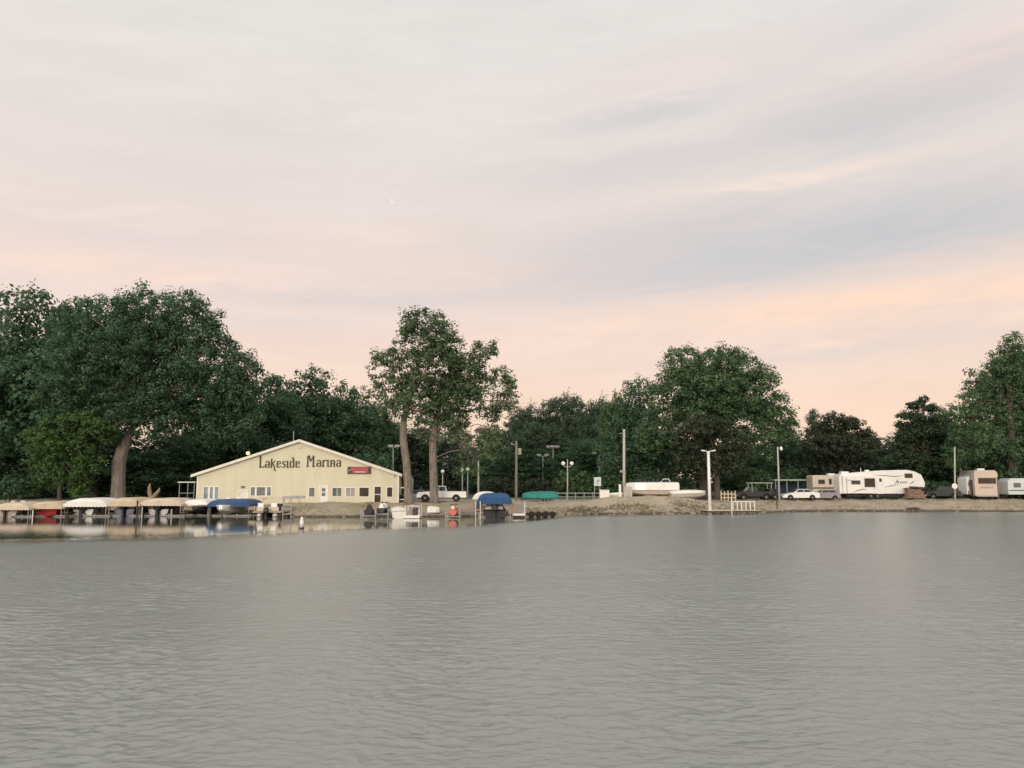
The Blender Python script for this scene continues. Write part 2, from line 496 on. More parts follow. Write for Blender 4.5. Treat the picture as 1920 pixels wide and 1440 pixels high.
n2 = gg.noise(geo.outputs['Position'], 1.6, 6, 0.65)
mp = gg.new('ShaderNodeMapping'); mp.inputs['Scale'].default_value = (0.25, 1.2, 3.0)
gg.put(mp.inputs[0], geo.outputs['Position'])
n3 = gg.noise(mp.outputs[0], 1.0, 6, 0.6)
sand = gg.mix(gg.smooth(n2, 0.3, 0.7), (0.35, 0.295, 0.228, 1), (0.44, 0.375, 0.295, 1))
sand = gg.mix(gg.smooth(n3, 0.45, 0.7, 0, 0.5), sand, (0.27, 0.215, 0.155, 1))
sand = gg.mix(gg.smooth(n1, 0.48, 0.66, 0, 0.75), sand, (0.27, 0.245, 0.135, 1))
grass = gg.mix(gg.smooth(n2, 0.3, 0.7), (0.035, 0.052, 0.022, 1), (0.085, 0.095, 0.040, 1))
far = gg.m('ADD', sp.outputs[1], gg.m('MULTIPLY', gg.m('SUBTRACT', n1, 0.5), 7))
col_g = gg.mix(gg.smooth(far, 104.5, 112), sand, grass)
wet = gg.smooth(gg.m('ADD', sp.outputs[2], gg.m('MULTIPLY', gg.m('SUBTRACT', n2, 0.5), 0.35)), 0.05, 0.32)
col_g = gg.mix(wet, (0.085, 0.068, 0.048, 1), col_g)
gg.put(p.inputs['Base Color'], col_g)
p.inputs['Roughness'].default_value = 0.95
b = gg.new('ShaderNodeBump'); b.inputs['Strength'].default_value = 0.5; b.inputs['Distance'].default_value = 0.10
gg.put(b.inputs['Height'], gg.m('ADD', n2, n3)); gg.put(p.inputs['Normal'], b.outputs[0])
gm.materials.append(m)
ground = structure(bpy.data.objects.new('ground', gm)); COL.objects.link(ground)

# ------------------------------------------------------------------ lake
rw = np.random.default_rng(3)
WAVES = []
for _ in range(90):
    wl = math.exp(rw.uniform(math.log(0.14), math.log(0.40)) if rw.random() < .92 else rw.uniform(math.log(0.5), math.log(1.3)))
    th = rw.normal(R(88), R(27)); WAVES.append((wl, math.cos(th), math.sin(th), rw.uniform(0, 6.28)))
nr, nc = 600, 720
gy = 7.0 * np.exp(np.linspace(0, math.log(62 / 7.0), nr)); gu = np.linspace(-1, 1, nc)
LX = gu[None, :] * (gy[:, None] * 0.80 + 5); LY = np.repeat(gy[:, None], nc, 1)
LZ = np.zeros_like(LX)
WX = LX + .25 * np.sin(LY * 1.1 + LX * .4) + .12 * np.sin(LX * 2.1 - LY * 1.7 + 2)
WY = LY + .22 * np.sin(LX * .9 + 1.3) + .10 * np.sin(LX * 2.7 + LY * 1.9) + .05 * np.sin(LX * 5.3 - LY * 3.1)
for wl, cx_, cy_, ph in WAVES:
    kk_ = 2 * math.pi / wl
    ok = np.clip(wl / (gy[:, None] * 0.0037) / 2.0 - 1.0, 0, 1)        # leave out what the mesh is too coarse to carry
    LZ += ok * (0.19 * math.sqrt(2 / 90) / kk_) * np.sin(kk_ * (cx_ * WX + cy_ * WY) + ph)
env = 0.72 + 0.45 * np.sin(LX * .31 + LY * .17) * np.sin(LY * .43 - LX * .12 + 1) + 0.30 * np.sin(LX * 1.1 - LY * .7 + np.sin(LY * .9)) * np.sin(LX * .63 + LY * 1.3)
LZ = LZ * env
LZ *= np.clip((62 - LY) / 26, 0, 1) * np.clip((LY - 7) / 1.0, 0, 1) * np.clip((1 - np.abs(gu[None, :])) * 14, 0, 1)
lv = np.stack([LX.ravel(), LY.ravel(), LZ.ravel()], 1).tolist()
lf = [(j * nc + i, j * nc + i + 1, (j + 1) * nc + i + 1, (j + 1) * nc + i) for j in range(nr - 1) for i in range(nc - 1)]
n0 = len(lv)
lv += [(-2500, -400, 0), (2500, -400, 0), (2500, 7.0, 0), (-2500, 7.0, 0), (-2500, 62.0, 0), (2500, 62.0, 0), (2500, 140, 0), (-2500, 140, 0)]
c00, c01, c10, c11 = 0, nc - 1, (nr - 1) * nc, nr * nc - 1
lf += [[n0, n0 + 1, n0 + 2] + list(range(c01, c00 - 1, -1)) + [n0 + 3], [n0 + 3, c00] + [j * nc for j in range(1, nr)] + [n0 + 4],
       [c01, n0 + 2, n0 + 5] + [j * nc + nc - 1 for j in range(nr - 1, 0, -1)], [n0 + 4] + list(range(c10, c11 + 1)) + [n0 + 5, n0 + 6, n0 + 7]]
lm = bpy.data.meshes.new('lake_water'); lm.from_pydata(lv, [], lf)
lm.polygons.foreach_set('use_smooth', [True] * len(lm.polygons))
lake = structure(bpy.data.objects.new('lake_water', lm)); COL.objects.link(lake)
m, gg, p, out = new_mat('rippled_lake_water')
geo = gg.new('ShaderNodeNewGeometry')
sp = gg.new('ShaderNodeSeparateXYZ'); gg.put(sp.inputs[0], geo.outputs['Position'])
px_, py_ = sp.outputs[0], sp.outputs[1]
def wave(sx, sy, detail, rough, rot, dist=0.3):
    mp = gg.new('ShaderNodeMapping'); mp.inputs['Scale'].default_value = (sx, sy, 1.0); mp.inputs['Rotation'].default_value = (0, 0, rot)
    gg.put(mp.inputs[0], geo.outputs['Position'])
    return gg.noise(mp.outputs[0], 1.0, detail, rough, dist)
w1 = wave(1.8, 3.4, 3, 0.55, R(8))
w2 = wave(3.6, 6.5, 3, 0.6, R(-14))
w3 = wave(0.30, 0.75, 2, 0.5, R(5))
gust = gg.smooth(gg.noise(geo.outputs['Position'], 0.035, 3, 0.5), 0.35, 0.65, 0.75, 1.2)
# sheltered, smooth water in the lee of the docks and the bank
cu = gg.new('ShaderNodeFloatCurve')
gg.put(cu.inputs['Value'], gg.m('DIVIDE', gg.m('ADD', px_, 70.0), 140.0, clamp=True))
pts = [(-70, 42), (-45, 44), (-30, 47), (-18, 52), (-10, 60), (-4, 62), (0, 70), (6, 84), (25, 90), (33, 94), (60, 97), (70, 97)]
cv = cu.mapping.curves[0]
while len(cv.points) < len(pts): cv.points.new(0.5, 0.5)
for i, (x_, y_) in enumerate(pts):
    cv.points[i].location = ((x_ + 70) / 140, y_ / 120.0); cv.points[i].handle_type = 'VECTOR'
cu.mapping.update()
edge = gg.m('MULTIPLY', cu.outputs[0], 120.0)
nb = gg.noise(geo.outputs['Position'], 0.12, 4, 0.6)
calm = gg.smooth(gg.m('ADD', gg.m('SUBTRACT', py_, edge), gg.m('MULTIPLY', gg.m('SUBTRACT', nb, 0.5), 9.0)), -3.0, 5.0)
amp = gg.m('MULTIPLY', gust, gg.m('SUBTRACT', 1.0, gg.m('MULTIPLY', calm, 0.965)))
h = gg.m('ADD', gg.m('ADD', gg.m('MULTIPLY', w1, 0.06), gg.m('MULTIPLY', w2, 0.032)), gg.m('MULTIPLY', w3, 0.06))
b = gg.new('ShaderNodeBump'); b.inputs['Strength'].default_value = 1.0; b.inputs['Distance'].default_value = 1.0
gg.put(b.inputs['Height'], gg.m('MULTIPLY', h, amp))
gg.put(p.inputs['Normal'], b.outputs[0])
gg.put(p.inputs['Base Color'], gg.mix(calm, (0.272, 0.292, 0.282, 1), (0.075, 0.085, 0.068, 1)))   # darker base in the lee paints in the dark reflections
gg.put(p.inputs['Roughness'], gg.smooth(calm, 0.0, 1.0, 0.26, 0.03))
p.inputs['IOR'].default_value = 1.333
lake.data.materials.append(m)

# ------------------------------------------------------------------ moon
mc = at(738, 376, 4000)
mb = MB(); out_p, in_p = [], []
for k in range(13):
    a = R(-90 + 15 * k)
    out_p.append((math.cos(a) * 15, math.sin(a) * 15)); in_p.append((math.cos(a) * 7, math.sin(a) * 15))
poly = out_p + in_p[-2:0:-1]
rm = Matrix.Rotation(R(-150), 2)
poly = [tuple(rm @ Vector(q)) for q in poly]
mb.prism([(mc.x + a, mc.z + c) for a, c in poly], mc.y - 3, mc.y + 3)
structure(mb.build('moon', M['moon']))

# ------------------------------------------------------------------ trees
def leaf_mesh(name, cen, rad, tone, per, size, mat, rng, up=0.45, droop=0.0):
    """leaf clusters: one small kite-shaped face each, spread through the given clumps"""
    n = len(cen)
    idx = np.repeat(np.arange(n), per)
    N = len(idx)
    u = rng.normal(size=(N, 3)); u /= np.linalg.norm(u, axis=1)[:, None]
    r = rng.random(N) ** 0.45
    p = cen[idx] + u * rad[idx] * r[:, None]
    p[:, 2] -= droop * rng.random(N) * rad[idx][:, 2]
    nrm = u * 0.75 + rng.normal(size=(N, 3)) * 0.30; nrm[:, 2] += up
    nrm /= np.linalg.norm(nrm, axis=1)[:, None]
    t = np.cross(nrm, rng.normal(size=(N, 3))); t /= np.linalg.norm(t, axis=1)[:, None] + 1e-9
    b = np.cross(nrm, t)
    s = size * (0.6 + 0.8 * rng.random(N))
    cn = u * 0.8 + rng.normal(size=(N, 3)) * 0.12; cn[:, 2] += 0.35
    cn /= np.linalg.norm(cn, axis=1)[:, None]
    flip = np.sign(np.einsum('ij,ij->i', np.cross(t, b), cn)); b = b * flip[:, None]
    tip = nrm * (s * -0.15)[:, None]
    v = np.empty((N, 4, 3))
    v[:, 0] = p - t * s[:, None] * 0.5 + tip
    v[:, 1] = p - b * s[:, None] * 0.34
    v[:, 2] = p + t * s[:, None] * 0.6 + tip
    v[:, 3] = p + b * s[:, None] * 0.34
    me = bpy.data.meshes.new(name)
    me.vertices.add(N * 4); me.vertices.foreach_set('co', v.reshape(-1))
    me.loops.add(N * 4); me.loops.foreach_set('vertex_index', np.arange(N * 4, dtype=np.int32))
    me.polygons.add(N); me.polygons.foreach_set('loop_start', np.arange(0, N * 4, 4, dtype=np.int32))
    me.polygons.foreach_set('loop_total', np.full(N, 4, dtype=np.int32))
    a = me.attributes.new('tone', 'FLOAT', 'FACE')
    a.data.foreach_set('value', np.clip(0.85 * tone[idx] + 0.15 * rng.random(N), 0, 1).astype(np.float32))
    me.materials.append(mat)
    me.update(calc_edges=True)
    # leaves of a clump shade together: normals lean outward from the clump
    me.polygons.foreach_set('use_smooth', np.ones(N, dtype=bool))
    me.normals_split_custom_set_from_vertices(np.repeat(cn, 4, axis=0).tolist())
    return me

def clumps(lobes, rng, size_m, dens=1.0):
    """leaf clumps over the shells of the lobes of a crown"""
    C, Rr, T = [], [], []
    for (c, r, k) in lobes:
        n = max(5, int(dens * k * 2.3 * (r[0] * r[2] + r[0] * r[1] + r[1] * r[2]) / (size_m ** 2)))
        u = rng.normal(size=(n, 3)); u /= np.linalg.norm(u, axis=1)[:, None]
        q = 0.25 + 0.82 * rng.random(n) ** 0.55
        C.append(np.array(c) + u * np.array(r) * q[:, None])
        w = size_m * (0.55 + 0.75 * rng.random(n))
        Rr.append(np.stack([w * (0.8 + 0.5 * rng.random(n)), w * (0.8 + 0.5 * rng.random(n)), w * (0.55 + 0.5 * rng.random(n))], 1))
        T.append(rng.random(n))
    return np.concatenate(C), np.concatenate(Rr), np.concatenate(T)

def limb(mb, a, b, r0, r1, rng, sag=0.1):
    a, b = Vector(a), Vector(b)
    L = (b - a).length
    mid1 = a.lerp(b, 0.35) + Vector(rng.normal(size=3) * 0.05 * L) + Vector((0, 0, sag * L))
    mid2 = a.lerp(b, 0.7) + Vector(rng.normal(size=3) * 0.05 * L) + Vector((0, 0, sag * 0.6 * L))
    mb.tube([a, mid1, mid2, b], [r0, r0 * 0.7 + r1 * 0.3, r0 * 0.4 + r1 * 0.6, r1], 7)

def hero_tree(name, label, Y, trunk_px, lobes_px, mat, bark, seed, leaf=0.34, clump=1.0, per=42, group=None, dens=1.0, up=0.45, depth=0.85, droop=0.0, cat='tree'):
    """a tree measured from the photograph: trunk points (px, py, radius px) and crown lobes (px, py, rx, ry, density)"""
    rng = np.random.default_rng(seed)
    base = gpt(trunk_px[0][0], Y)
    k = Y / F
    root = thing(name, label, cat, base, 0, group)
    def loc(px, py, dy=0.0):
        q = at(px, py, Y + dy); return (q.x - base.x, q.y - base.y, q.z - base.z)
    tp = [loc(a, b_) for a, b_, _ in trunk_px]
    tp[0] = (0, 0, -0.3)
    tr = [c * k for _, _, c in trunk_px]
    mb = MB()
    pts, rr = [], []
    mb.tube([(tp[0][0], tp[0][1], tp[0][2])] + [(tp[0][0] * 0.7 + tp[1][0] * 0.3, 0, 0.5)] + tp[1:], [tr[0] * 1.45, tr[0]] + tr[1:], 10)
    top = tp[-1]
    lobes = []
    for L in lobes_px:
        px, py, rx, ry = L[:4]
        dn = L[4] if len(L) > 4 else 1.0
        dy = rng.uniform(-0.55, 0.55) * rx * k
        c = loc(px, py, dy)
        lobes.append((c, (rx * k, rx * k * depth, ry * k), dn))
        src = tp[-1]
        for q in tp[2:]:
            if q[2] < c[2] - 0.2: src = q
        lz = Vector(c) - Vector(src)
        limb(mb, src, c, max(0.05, tr[-1] * 0.42), 0.03, rng)
        for _ in range(5):
            e = np.array(c) + rng.normal(size=3) * np.array((rx * k, rx * k * depth, ry * k)) * 0.5
            limb(mb, Vector(c) * 0.75 + Vector(src) * 0.25, e, 0.07, 0.02, rng, 0.02)
    mb.build('trunk', bark, root, smooth=True)
    C, Rr, T = clumps(lobes, rng, clump, dens)
    me = leaf_mesh('crown', C, Rr, T, per, leaf, mat, rng, up, droop)
    o = bpy.data.objects.new('crown', me); COL.objects.link(o); o.parent = root
    return root

# shared crowns for the wood behind (unit trees 10 m high)
def proto_tree(kind, mat, seed):
    rng = np.random.default_rng(seed)
    lobes = []
    if kind == 'round':
        for k in range(13):
            a = rng.uniform(0, 2 * math.pi); rr = rng.uniform(0.6, 2.8); z = rng.uniform(1.5, 8.2)
            s = 1.0 if z < 6.5 else 0.75
            lobes.append(((math.cos(a) * rr * s, math.sin(a) * rr * s, z), (rng.uniform(1.2, 2.0),) * 2 + (rng.uniform(1.0, 1.6),), 1.0))
        lobes.append(((rng.uniform(-.6, .6), 0, 8.7), (1.5, 1.5, 1.3), 1.0))
        lobes.append(((0, 0, 4.8), (2.8, 2.8, 3.6), 0.6)); lobes.append(((0, 0, 1.6), (2.9, 2.9, 1.2), 0.5))
    elif kind == 'tall':
        for k in range(11):
            z = 2.0 + 6.8 * k / 10
            w = 2.4 * math.sin(math.pi * min(0.93, 0.2 + 0.75 * k / 10)) ** 0.8
            a = rng.uniform(0, 6.28)
            lobes.append(((math.cos(a) * w * 0.7, math.sin(a) * w * 0.7, z), (w * 0.8, w * 0.8, 1.3), 1.0))
        lobes.append(((0, 0, 9.0), (0.9, 0.9, 1.0), 1.0)); lobes.append(((0, 0, 5), (1.6, 1.6, 3.4), 0.6))
    elif kind == 'broad':
        for k in range(14):
            a = rng.uniform(0, 6.28); rr = rng.uniform(1.0, 4.2); z = rng.uniform(3.0, 7.2) + (1 if rr < 2 else 0)
            lobes.append(((math.cos(a) * rr, math.sin(a) * rr * 0.8, z), (rng.uniform(1.2, 1.9),) * 2 + (rng.uniform(0.9, 1.5),), 1.0))
        lobes.append(((0.3, 0, 8.3), (2.0, 1.8, 1.6), 1.0)); lobes.append(((0, 0, 4.3), (3.6, 3.2, 3.2), 0.6)); lobes.append(((0, 0, 1.5), (3.6, 3.2, 1.2), 0.5))
    C, Rr, T = clumps(lobes, rng, 0.62)
    me = leaf_mesh('crown', C, Rr, T, 34, 0.20, mat, rng)
    mb = MB()
    mb.tube([(0, 0, -0.4), (0.05, 0, 1.2), (0.1, 0.05, 3.5), (0, 0, 6.5)], [0.30, 0.22, 0.17, 0.06], 8)
    for (c, r, k) in lobes[:9]:
        limb(mb, (0.08, 0.03, min(3.4, c[2] * 0.6)), c, 0.09, 0.02, rng)
    root = thing('broadleaf_tree', 'proto', 'tree', (0, 0, 0))
    mb.build('trunk', M['darkbark'], root, smooth=True)
    o = bpy.data.objects.new('crown', me); COL.objects.link(o); o.parent = root
    return root

PROTO = {}
USED = set()
def wood_tree(key, px, top, wpx, Y, label, group='trees of the wood behind the marina', name='broadleaf_tree', width=6.6):
    if key not in PROTO:
        kind, mat, seed = key
        PROTO[key] = proto_tree(kind, M[mat], seed)
    b_ = gpt(px, Y)
    t = at(px, top, Y)
    hgt = (t.z - b_.z) / 10.0
    w = wpx * Y / F / {'round': 7.4, 'tall': 5.4, 'broad': 10.6}[key[0]]
    rz = (px * 0.37) % 6.28
    if key in USED:
        return dup(PROTO[key], b_, rz, (w, w, hgt), label, group)
    USED.add(key)
    o = PROTO[key]
    o.location = b_; o.rotation_euler = (0, 0, rz); o.scale = (w, w, hgt)
    o['label'] = label; o['group'] = group; o.name = name
    return o

DK, MD, FR = ('round', 'leaf_dark', 11), ('round', 'leaf_mid', 12), ('round', 'leaf_far', 13)
DK2, FR2, TL, FT = ('broad', 'leaf_dark', 14), ('broad', 'leaf_far', 15), ('tall', 'leaf_dark', 16), ('tall', 'leaf_far', 17)
GW = 'trees of the wood behind the marina'

# --- left wood
hero_tree('cottonwood_tree', 'huge dark green tree with thick pale forked trunk left of the marina hall', 100,
          [(222, 938, 13), (222, 900, 12), (223, 868, 12.5), (230, 842, 11), (244, 812, 6.5), (258, 785, 4)],
          [(285, 592, 80, 58), (345, 605, 70, 55), (210, 608, 70, 60), (150, 640, 70, 60), (398, 640, 40, 40), (400, 690, 75, 60), (300, 680, 100, 75), (195, 700, 95, 80),
           (130, 720, 65, 75), (450, 715, 48, 55), (330, 770, 90, 55), (410, 775, 75, 55), (240, 765, 60, 40), (150, 790, 60, 45), (455, 780, 35, 50), (270, 700, 80, 60), (250, 640, 70, 50), (350, 720, 70, 50), (290, 770, 60, 40, .8)],
          M['leaf_dark'], M['bark'], 21, leaf=0.30, clump=1.05, per=56)
hero_tree('maple_tree', 'small bright green tree with drooping lower branches beside the tan boat canopies', 97,
          [(112, 938, 4), (112, 915, 3.5), (118, 880, 3), (124, 840, 2.5)],
          [(150, 786, 34, 15), (112, 794, 36, 14), (78, 806, 30, 14), (184, 800, 30, 16), (205, 815, 16, 12, .8), (56, 816, 14, 9, .8), (130, 815, 46, 20), (165, 828, 40, 22, .9), (90, 832, 38, 22, .9),
           (130, 850, 46, 26, .8), (75, 862, 26, 24, .7), (172, 866, 26, 26, .7), (120, 882, 42, 26, .7), (85, 900, 24, 26, .6), (150, 905, 26, 26, .6)],
          M['leaf_bright'], M['darkbark'], 22, leaf=0.26, clump=0.6, per=40, up=0.8, droop=0.4)
wood_tree(DK, 30, 533, 300, 118, 'tall dark tree at the left edge behind the bright green small tree', GW)
wood_tree(DK2, -150, 545, 330, 122, 'dark tree cut by the left edge of the picture', GW)
wood_tree(TL, 118, 556, 190, 121, 'dark tree top between the left edge tree and the huge pale trunked tree', GW)
wood_tree(DK2, 450, 700, 260, 124, 'dark broad tree just left above the marina hall roof', GW)
wood_tree(DK, 400, 740, 200, 130, 'shaded dark tree behind the left roof slope of the marina hall', GW)
wood_tree(DK, 580, 688, 190, 134, 'dark rounded tree rising behind the roof peak of the marina hall', GW)
wood_tree(DK2, 655, 712, 200, 138, 'dark tree behind the right roof slope of the marina hall', GW)
wood_tree(TL, 512, 700, 120, 136, 'narrow dark tree behind the lettering end of the marina hall', GW)
wood_tree(DK2, 20, 800, 230, 112, 'low shaded tree at the far left behind the first tan canopy', GW)
wood_tree(DK, 300, 800, 190, 116, 'low shaded tree behind the broken stump and the huge trunk', GW)
wood_tree(DK, 180, 760, 200, 114, 'shaded tree behind the trunk of the huge tree', GW)
wood_tree(FR, 720, 785, 140, 150, 'dark tree behind the curved trunk beside the marina hall', GW)

# --- the two cottonwoods on the bank
hero_tree('cottonwood_tree', 'tall tree with pale curved trunk at the right corner of the marina hall', 92,
          [(767, 941, 8.5), (765, 905, 7.8), (762, 868, 7.2), (756, 822, 7), (757, 788, 6), (766, 752, 4.6), (776, 715, 3.4), (786, 675, 2.2)],
          [(728, 680, 36, 32, .8), (712, 725, 24, 26, .7), (752, 735, 36, 32, .8), (792, 605, 44, 30, 1), (768, 610, 28, 24, .7), (822, 625, 32, 32, .9), (762, 660, 34, 26, .7),
           (800, 655, 36, 30, .8), (732, 760, 24, 20, .6), (778, 765, 36, 30, .9), (842, 645, 26, 28, .9), (785, 715, 34, 34, 1), (815, 670, 34, 30, 1), (765, 700, 30, 28, .9)],
          M['leaf_hero'], M['bark'], 31, leaf=0.27, clump=0.80, per=46, dens=0.82, group='the two cottonwoods on the bank')
hero_tree('cottonwood_tree', 'straight trunked tree with wide drooping crown in front of the white pickup', 94,
          [(815, 941, 8.5), (813, 900, 7.6), (812, 860, 7.4), (812, 830, 7.4), (816, 795, 6.2), (826, 755, 4), (842, 710, 2.4)],
          [(868, 668, 40, 34, .8), (905, 662, 26, 24, .8), (924, 650, 14, 14, .6), (875, 715, 52, 38, .9), (935, 715, 32, 34, .9), (950, 750, 22, 26, .8), (840, 745, 46, 40, .9), (895, 765, 44, 30, .7),
           (850, 800, 44, 30, .8), (800, 800, 28, 30, .6), (915, 800, 26, 28, .5), (900, 838, 46, 28, .6), (880, 870, 28, 24, .35), (845, 690, 34, 32, .9), (820, 735, 34, 36, 1), (862, 740, 40, 36, 1), (822, 775, 36, 28, .9)],
          M['leaf_hero'], M['bark'], 32, leaf=0.27, clump=0.80, per=46, dens=0.82, group='the two cottonwoods on the bank', droop=0.5)

# --- middle wood
for i, (key, px, top, w, Y, lab) in enumerate([
    (FR, 775, 800, 130, 150, 'far dark tree seen between the two pale trunks'),
    (FR2, 850, 805, 170, 152, 'far dark tree behind the white pickup'),
    (FR, 925, 800, 120, 154, 'far dark tree behind the plain grey pole'),
    (FR, 985, 757, 110, 150, 'far green tree just right of the two cottonwoods'),
    (FR2, 1035, 745, 150, 152, 'far green tree behind the twin headed sports lights'),
    (FR, 1075, 737, 120, 156, 'far rounded tree above the two globe lamp post'),
    (FR, 1120, 744, 110, 150, 'far green tree above the square sign'),
    (FT, 1000, 790, 90, 140, 'low green tree behind the transformer pole'),
    (DK2, 1100, 815, 190, 142, 'low dark tree behind the square sign'),
    (DK2, 1010, 835, 170, 138, 'low dark tree behind the teal covered boat'),
    (DK, 910, 850, 120, 140, 'low dark tree behind the blue canopied lift'),
    (DK, 1195, 705, 130, 122, 'dark tree forming the left shoulder of the big round tree'),
    (MD, 1165, 728, 100, 124, 'green tree beside the tall pale pole'),
    (DK2, 1250, 800, 200, 121, 'shaded low tree behind the shrink wrapped white boat'),
    (DK, 1480, 790, 130, 128, 'dark tree on the right flank of the big round tree'),
    (FT, 1533, 767, 60, 150, 'pale green tree top rising behind the dull dark layered tree'),
    (FR2, 1640, 822, 150, 150, 'low far tree under the gap of peach sky'),
    (FR, 1690, 815, 120, 150, 'far tree left of the layered pine'),
    (FR2, 1470, 820, 160, 150, 'far low tree behind the lamp pole near the white sedan'),
    (DK2, 1790, 760, 200, 126, 'dark tree behind the round white sign pole'),
    (DK2, 1960, 640, 260, 125, 'dark tree cut by the right edge of the picture'),
    (DK, 1720, 820, 150, 128, 'dark low tree behind the fifth wheel trailer nose'),
    (DK2, 1600, 840, 200, 130, 'dark low tree behind the long white trailer roof'),
    (DK2, 1880, 790, 200, 122, 'shaded low tree behind the tan camper'),
    (DK, 1400, 830, 150, 124, 'low shaded tree behind the dark pickup with the rack'),
    (DK2, -60, 780, 260, 135, 'shaded tree deep in the wood at the left edge'),
]):
    wood_tree(key, px, top, w, Y, lab, GW)
hero_tree('maple_tree', 'big round green tree standing highest in the middle right behind the boats', 114,
          [(1322, 930, 11), (1322, 905, 10), (1322, 870, 9), (1325, 830, 8), (1330, 780, 6), (1335, 740, 5)],
          [(1270, 682, 32, 28, .9), (1300, 680, 36, 28, .9), (1345, 678, 42, 28), (1390, 685, 38, 30), (1425, 710, 28, 26, .9), (1452, 715, 16, 12, .7), (1270, 735, 52, 38), (1340, 730, 60, 45), (1405, 740, 50, 40),
           (1250, 780, 46, 38), (1310, 780, 55, 40), (1380, 790, 60, 42), (1445, 765, 38, 34), (1465, 800, 34, 34), (1425, 825, 44, 34), (1230, 820, 40, 34), (1330, 760, 60, 50), (1300, 720, 50, 36), (1370, 740, 50, 40)],
          M['leaf_mid'], M['darkbark'], 41, leaf=0.30, clump=1.0, per=52, dens=1.1)
hero_tree('tree_or_shade', 'low dark leaf mass forming the shaded underside of the big round tree', 108,  # dark leaves stand in for the shaded underside of the big tree
          [(1345, 932, 6), (1345, 905, 5.5), (1344, 880, 5), (1342, 850, 4)],
          [(1300, 825, 42, 28), (1350, 830, 42, 32), (1385, 850, 32, 28), (1285, 860, 34, 22), (1345, 870, 45, 22), (1320, 800, 40, 22)],
          M['leaf_brown'], M['darkbark'], 42, leaf=0.32, clump=0.8, per=36)
hero_tree('tree_or_shade', 'low dull dark tree with flat layered crown behind the tan camper', 118,
          [(1578, 930, 5), (1578, 890, 4.5), (1576, 840, 4)],
          [(1570, 795, 36, 20), (1600, 808, 34, 20), (1545, 815, 34, 20), (1630, 830, 26, 16), (1575, 835, 62, 22), (1590, 862, 62, 22), (1535, 850, 30, 24), (1560, 885, 50, 20)],
          M['leaf_brown'], M['darkbark'], 43, leaf=0.32, clump=0.75, per=36)
# white pine: whorls of flat, upswept branches
hero_tree('pine_tree', 'ragged pine with flat layered branches beside the peach sky gap', 120,
          [(1733, 930, 5), (1733, 890, 4.5), (1732, 820, 3.5), (1731, 760, 2)],
          [(1731, 750, 12, 9, .9), (1715, 760, 18, 6, .9), (1748, 765, 18, 6, .8), (1700, 778, 18, 6, .8), (1722, 785, 26, 9, .8), (1758, 785, 20, 7, .8), (1692, 797, 16, 5, .8),
           (1730, 808, 40, 12), (1700, 818, 26, 9), (1765, 812, 22, 12), (1690, 838, 24, 9), (1735, 838, 48, 16), (1700, 862, 34, 16), (1740, 872, 50, 20)],
          M['needle'], M['darkbark'], 44, leaf=0.30, clump=0.5, per=30, up=0.8)
hero_tree('willow_tree', 'tall loose green tree at the right edge hanging over the campers', 111,
          [(1900, 932, 8), (1900, 900, 7.5), (1897, 840, 7), (1893, 760, 6), (1892, 700, 4)],
          [(1893, 650, 26, 26, .8), (1918, 655, 24, 24, .7), (1868, 680, 26, 24, .8), (1900, 690, 40, 30), (1845, 715, 32, 26, .9), (1885, 735, 52, 36), (1935, 720, 45, 40), (1825, 752, 36, 28, .9), (1800, 780, 32, 26, .8),
           (1855, 785, 52, 36), (1915, 790, 55, 45), (1825, 825, 50, 34), (1885, 845, 55, 32), (1800, 852, 28, 32, .8), (1945, 850, 45, 40), (1888, 885, 24, 26, .8), (1915, 875, 26, 22, .5), (1895, 760, 50, 45), (1900, 820, 50, 40), (1890, 700, 40, 36)],
          M['leaf_mid'], M['darkbark'], 45, leaf=0.28, clump=0.9, per=46, dens=0.9, droop=0.4)

# --- the undergrowth and the far belt of wood, one mass without countable trees
def belt(name, x0, x1, yf, h0, h1, step, mat, seed, depth=6.0, size=0.42, per=40):
    rng = np.random.default_rng(seed)
    C, Rr, T = [], [], []
    x = x0
    while x < x1:
        h_ = rng.uniform(h0, h1) * (1 + 0.15 * math.sin(x * 0.21))
        n = int(7 * h_ / 2.2)
        for _ in range(n):
            yy = yf(x) + rng.uniform(0, depth)
            z = rng.random() ** 0.8 * h_
            C.append((x + rng.uniform(-step, step), yy, float(gz(x, yy)) + z)); w = rng.uniform(.8, 1.5)
            Rr.append((w, w, w * .8)); T.append(rng.random())
        x += step
    me = leaf_mesh(name, np.array(C), np.array(Rr), np.array(T), per, size, mat, rng)
    o = bpy.data.objects.new(name, me); COL.objects.link(o); o['kind'] = 'stuff'
    return o
belt('far_wood', -190, 200, lambda x: 160 + 3 * math.sin(x * .1), 7.5, 10.5, 1.5, M['leaf_far'], 91)
belt('undergrowth', at(-120, 900, 112).x, at(720, 900, 124).x, lambda x: 119 + 2 * math.sin(x * .3) , 3.5, 7.0, 1.2, M['leaf_dark'], 92, depth=4, size=.34)

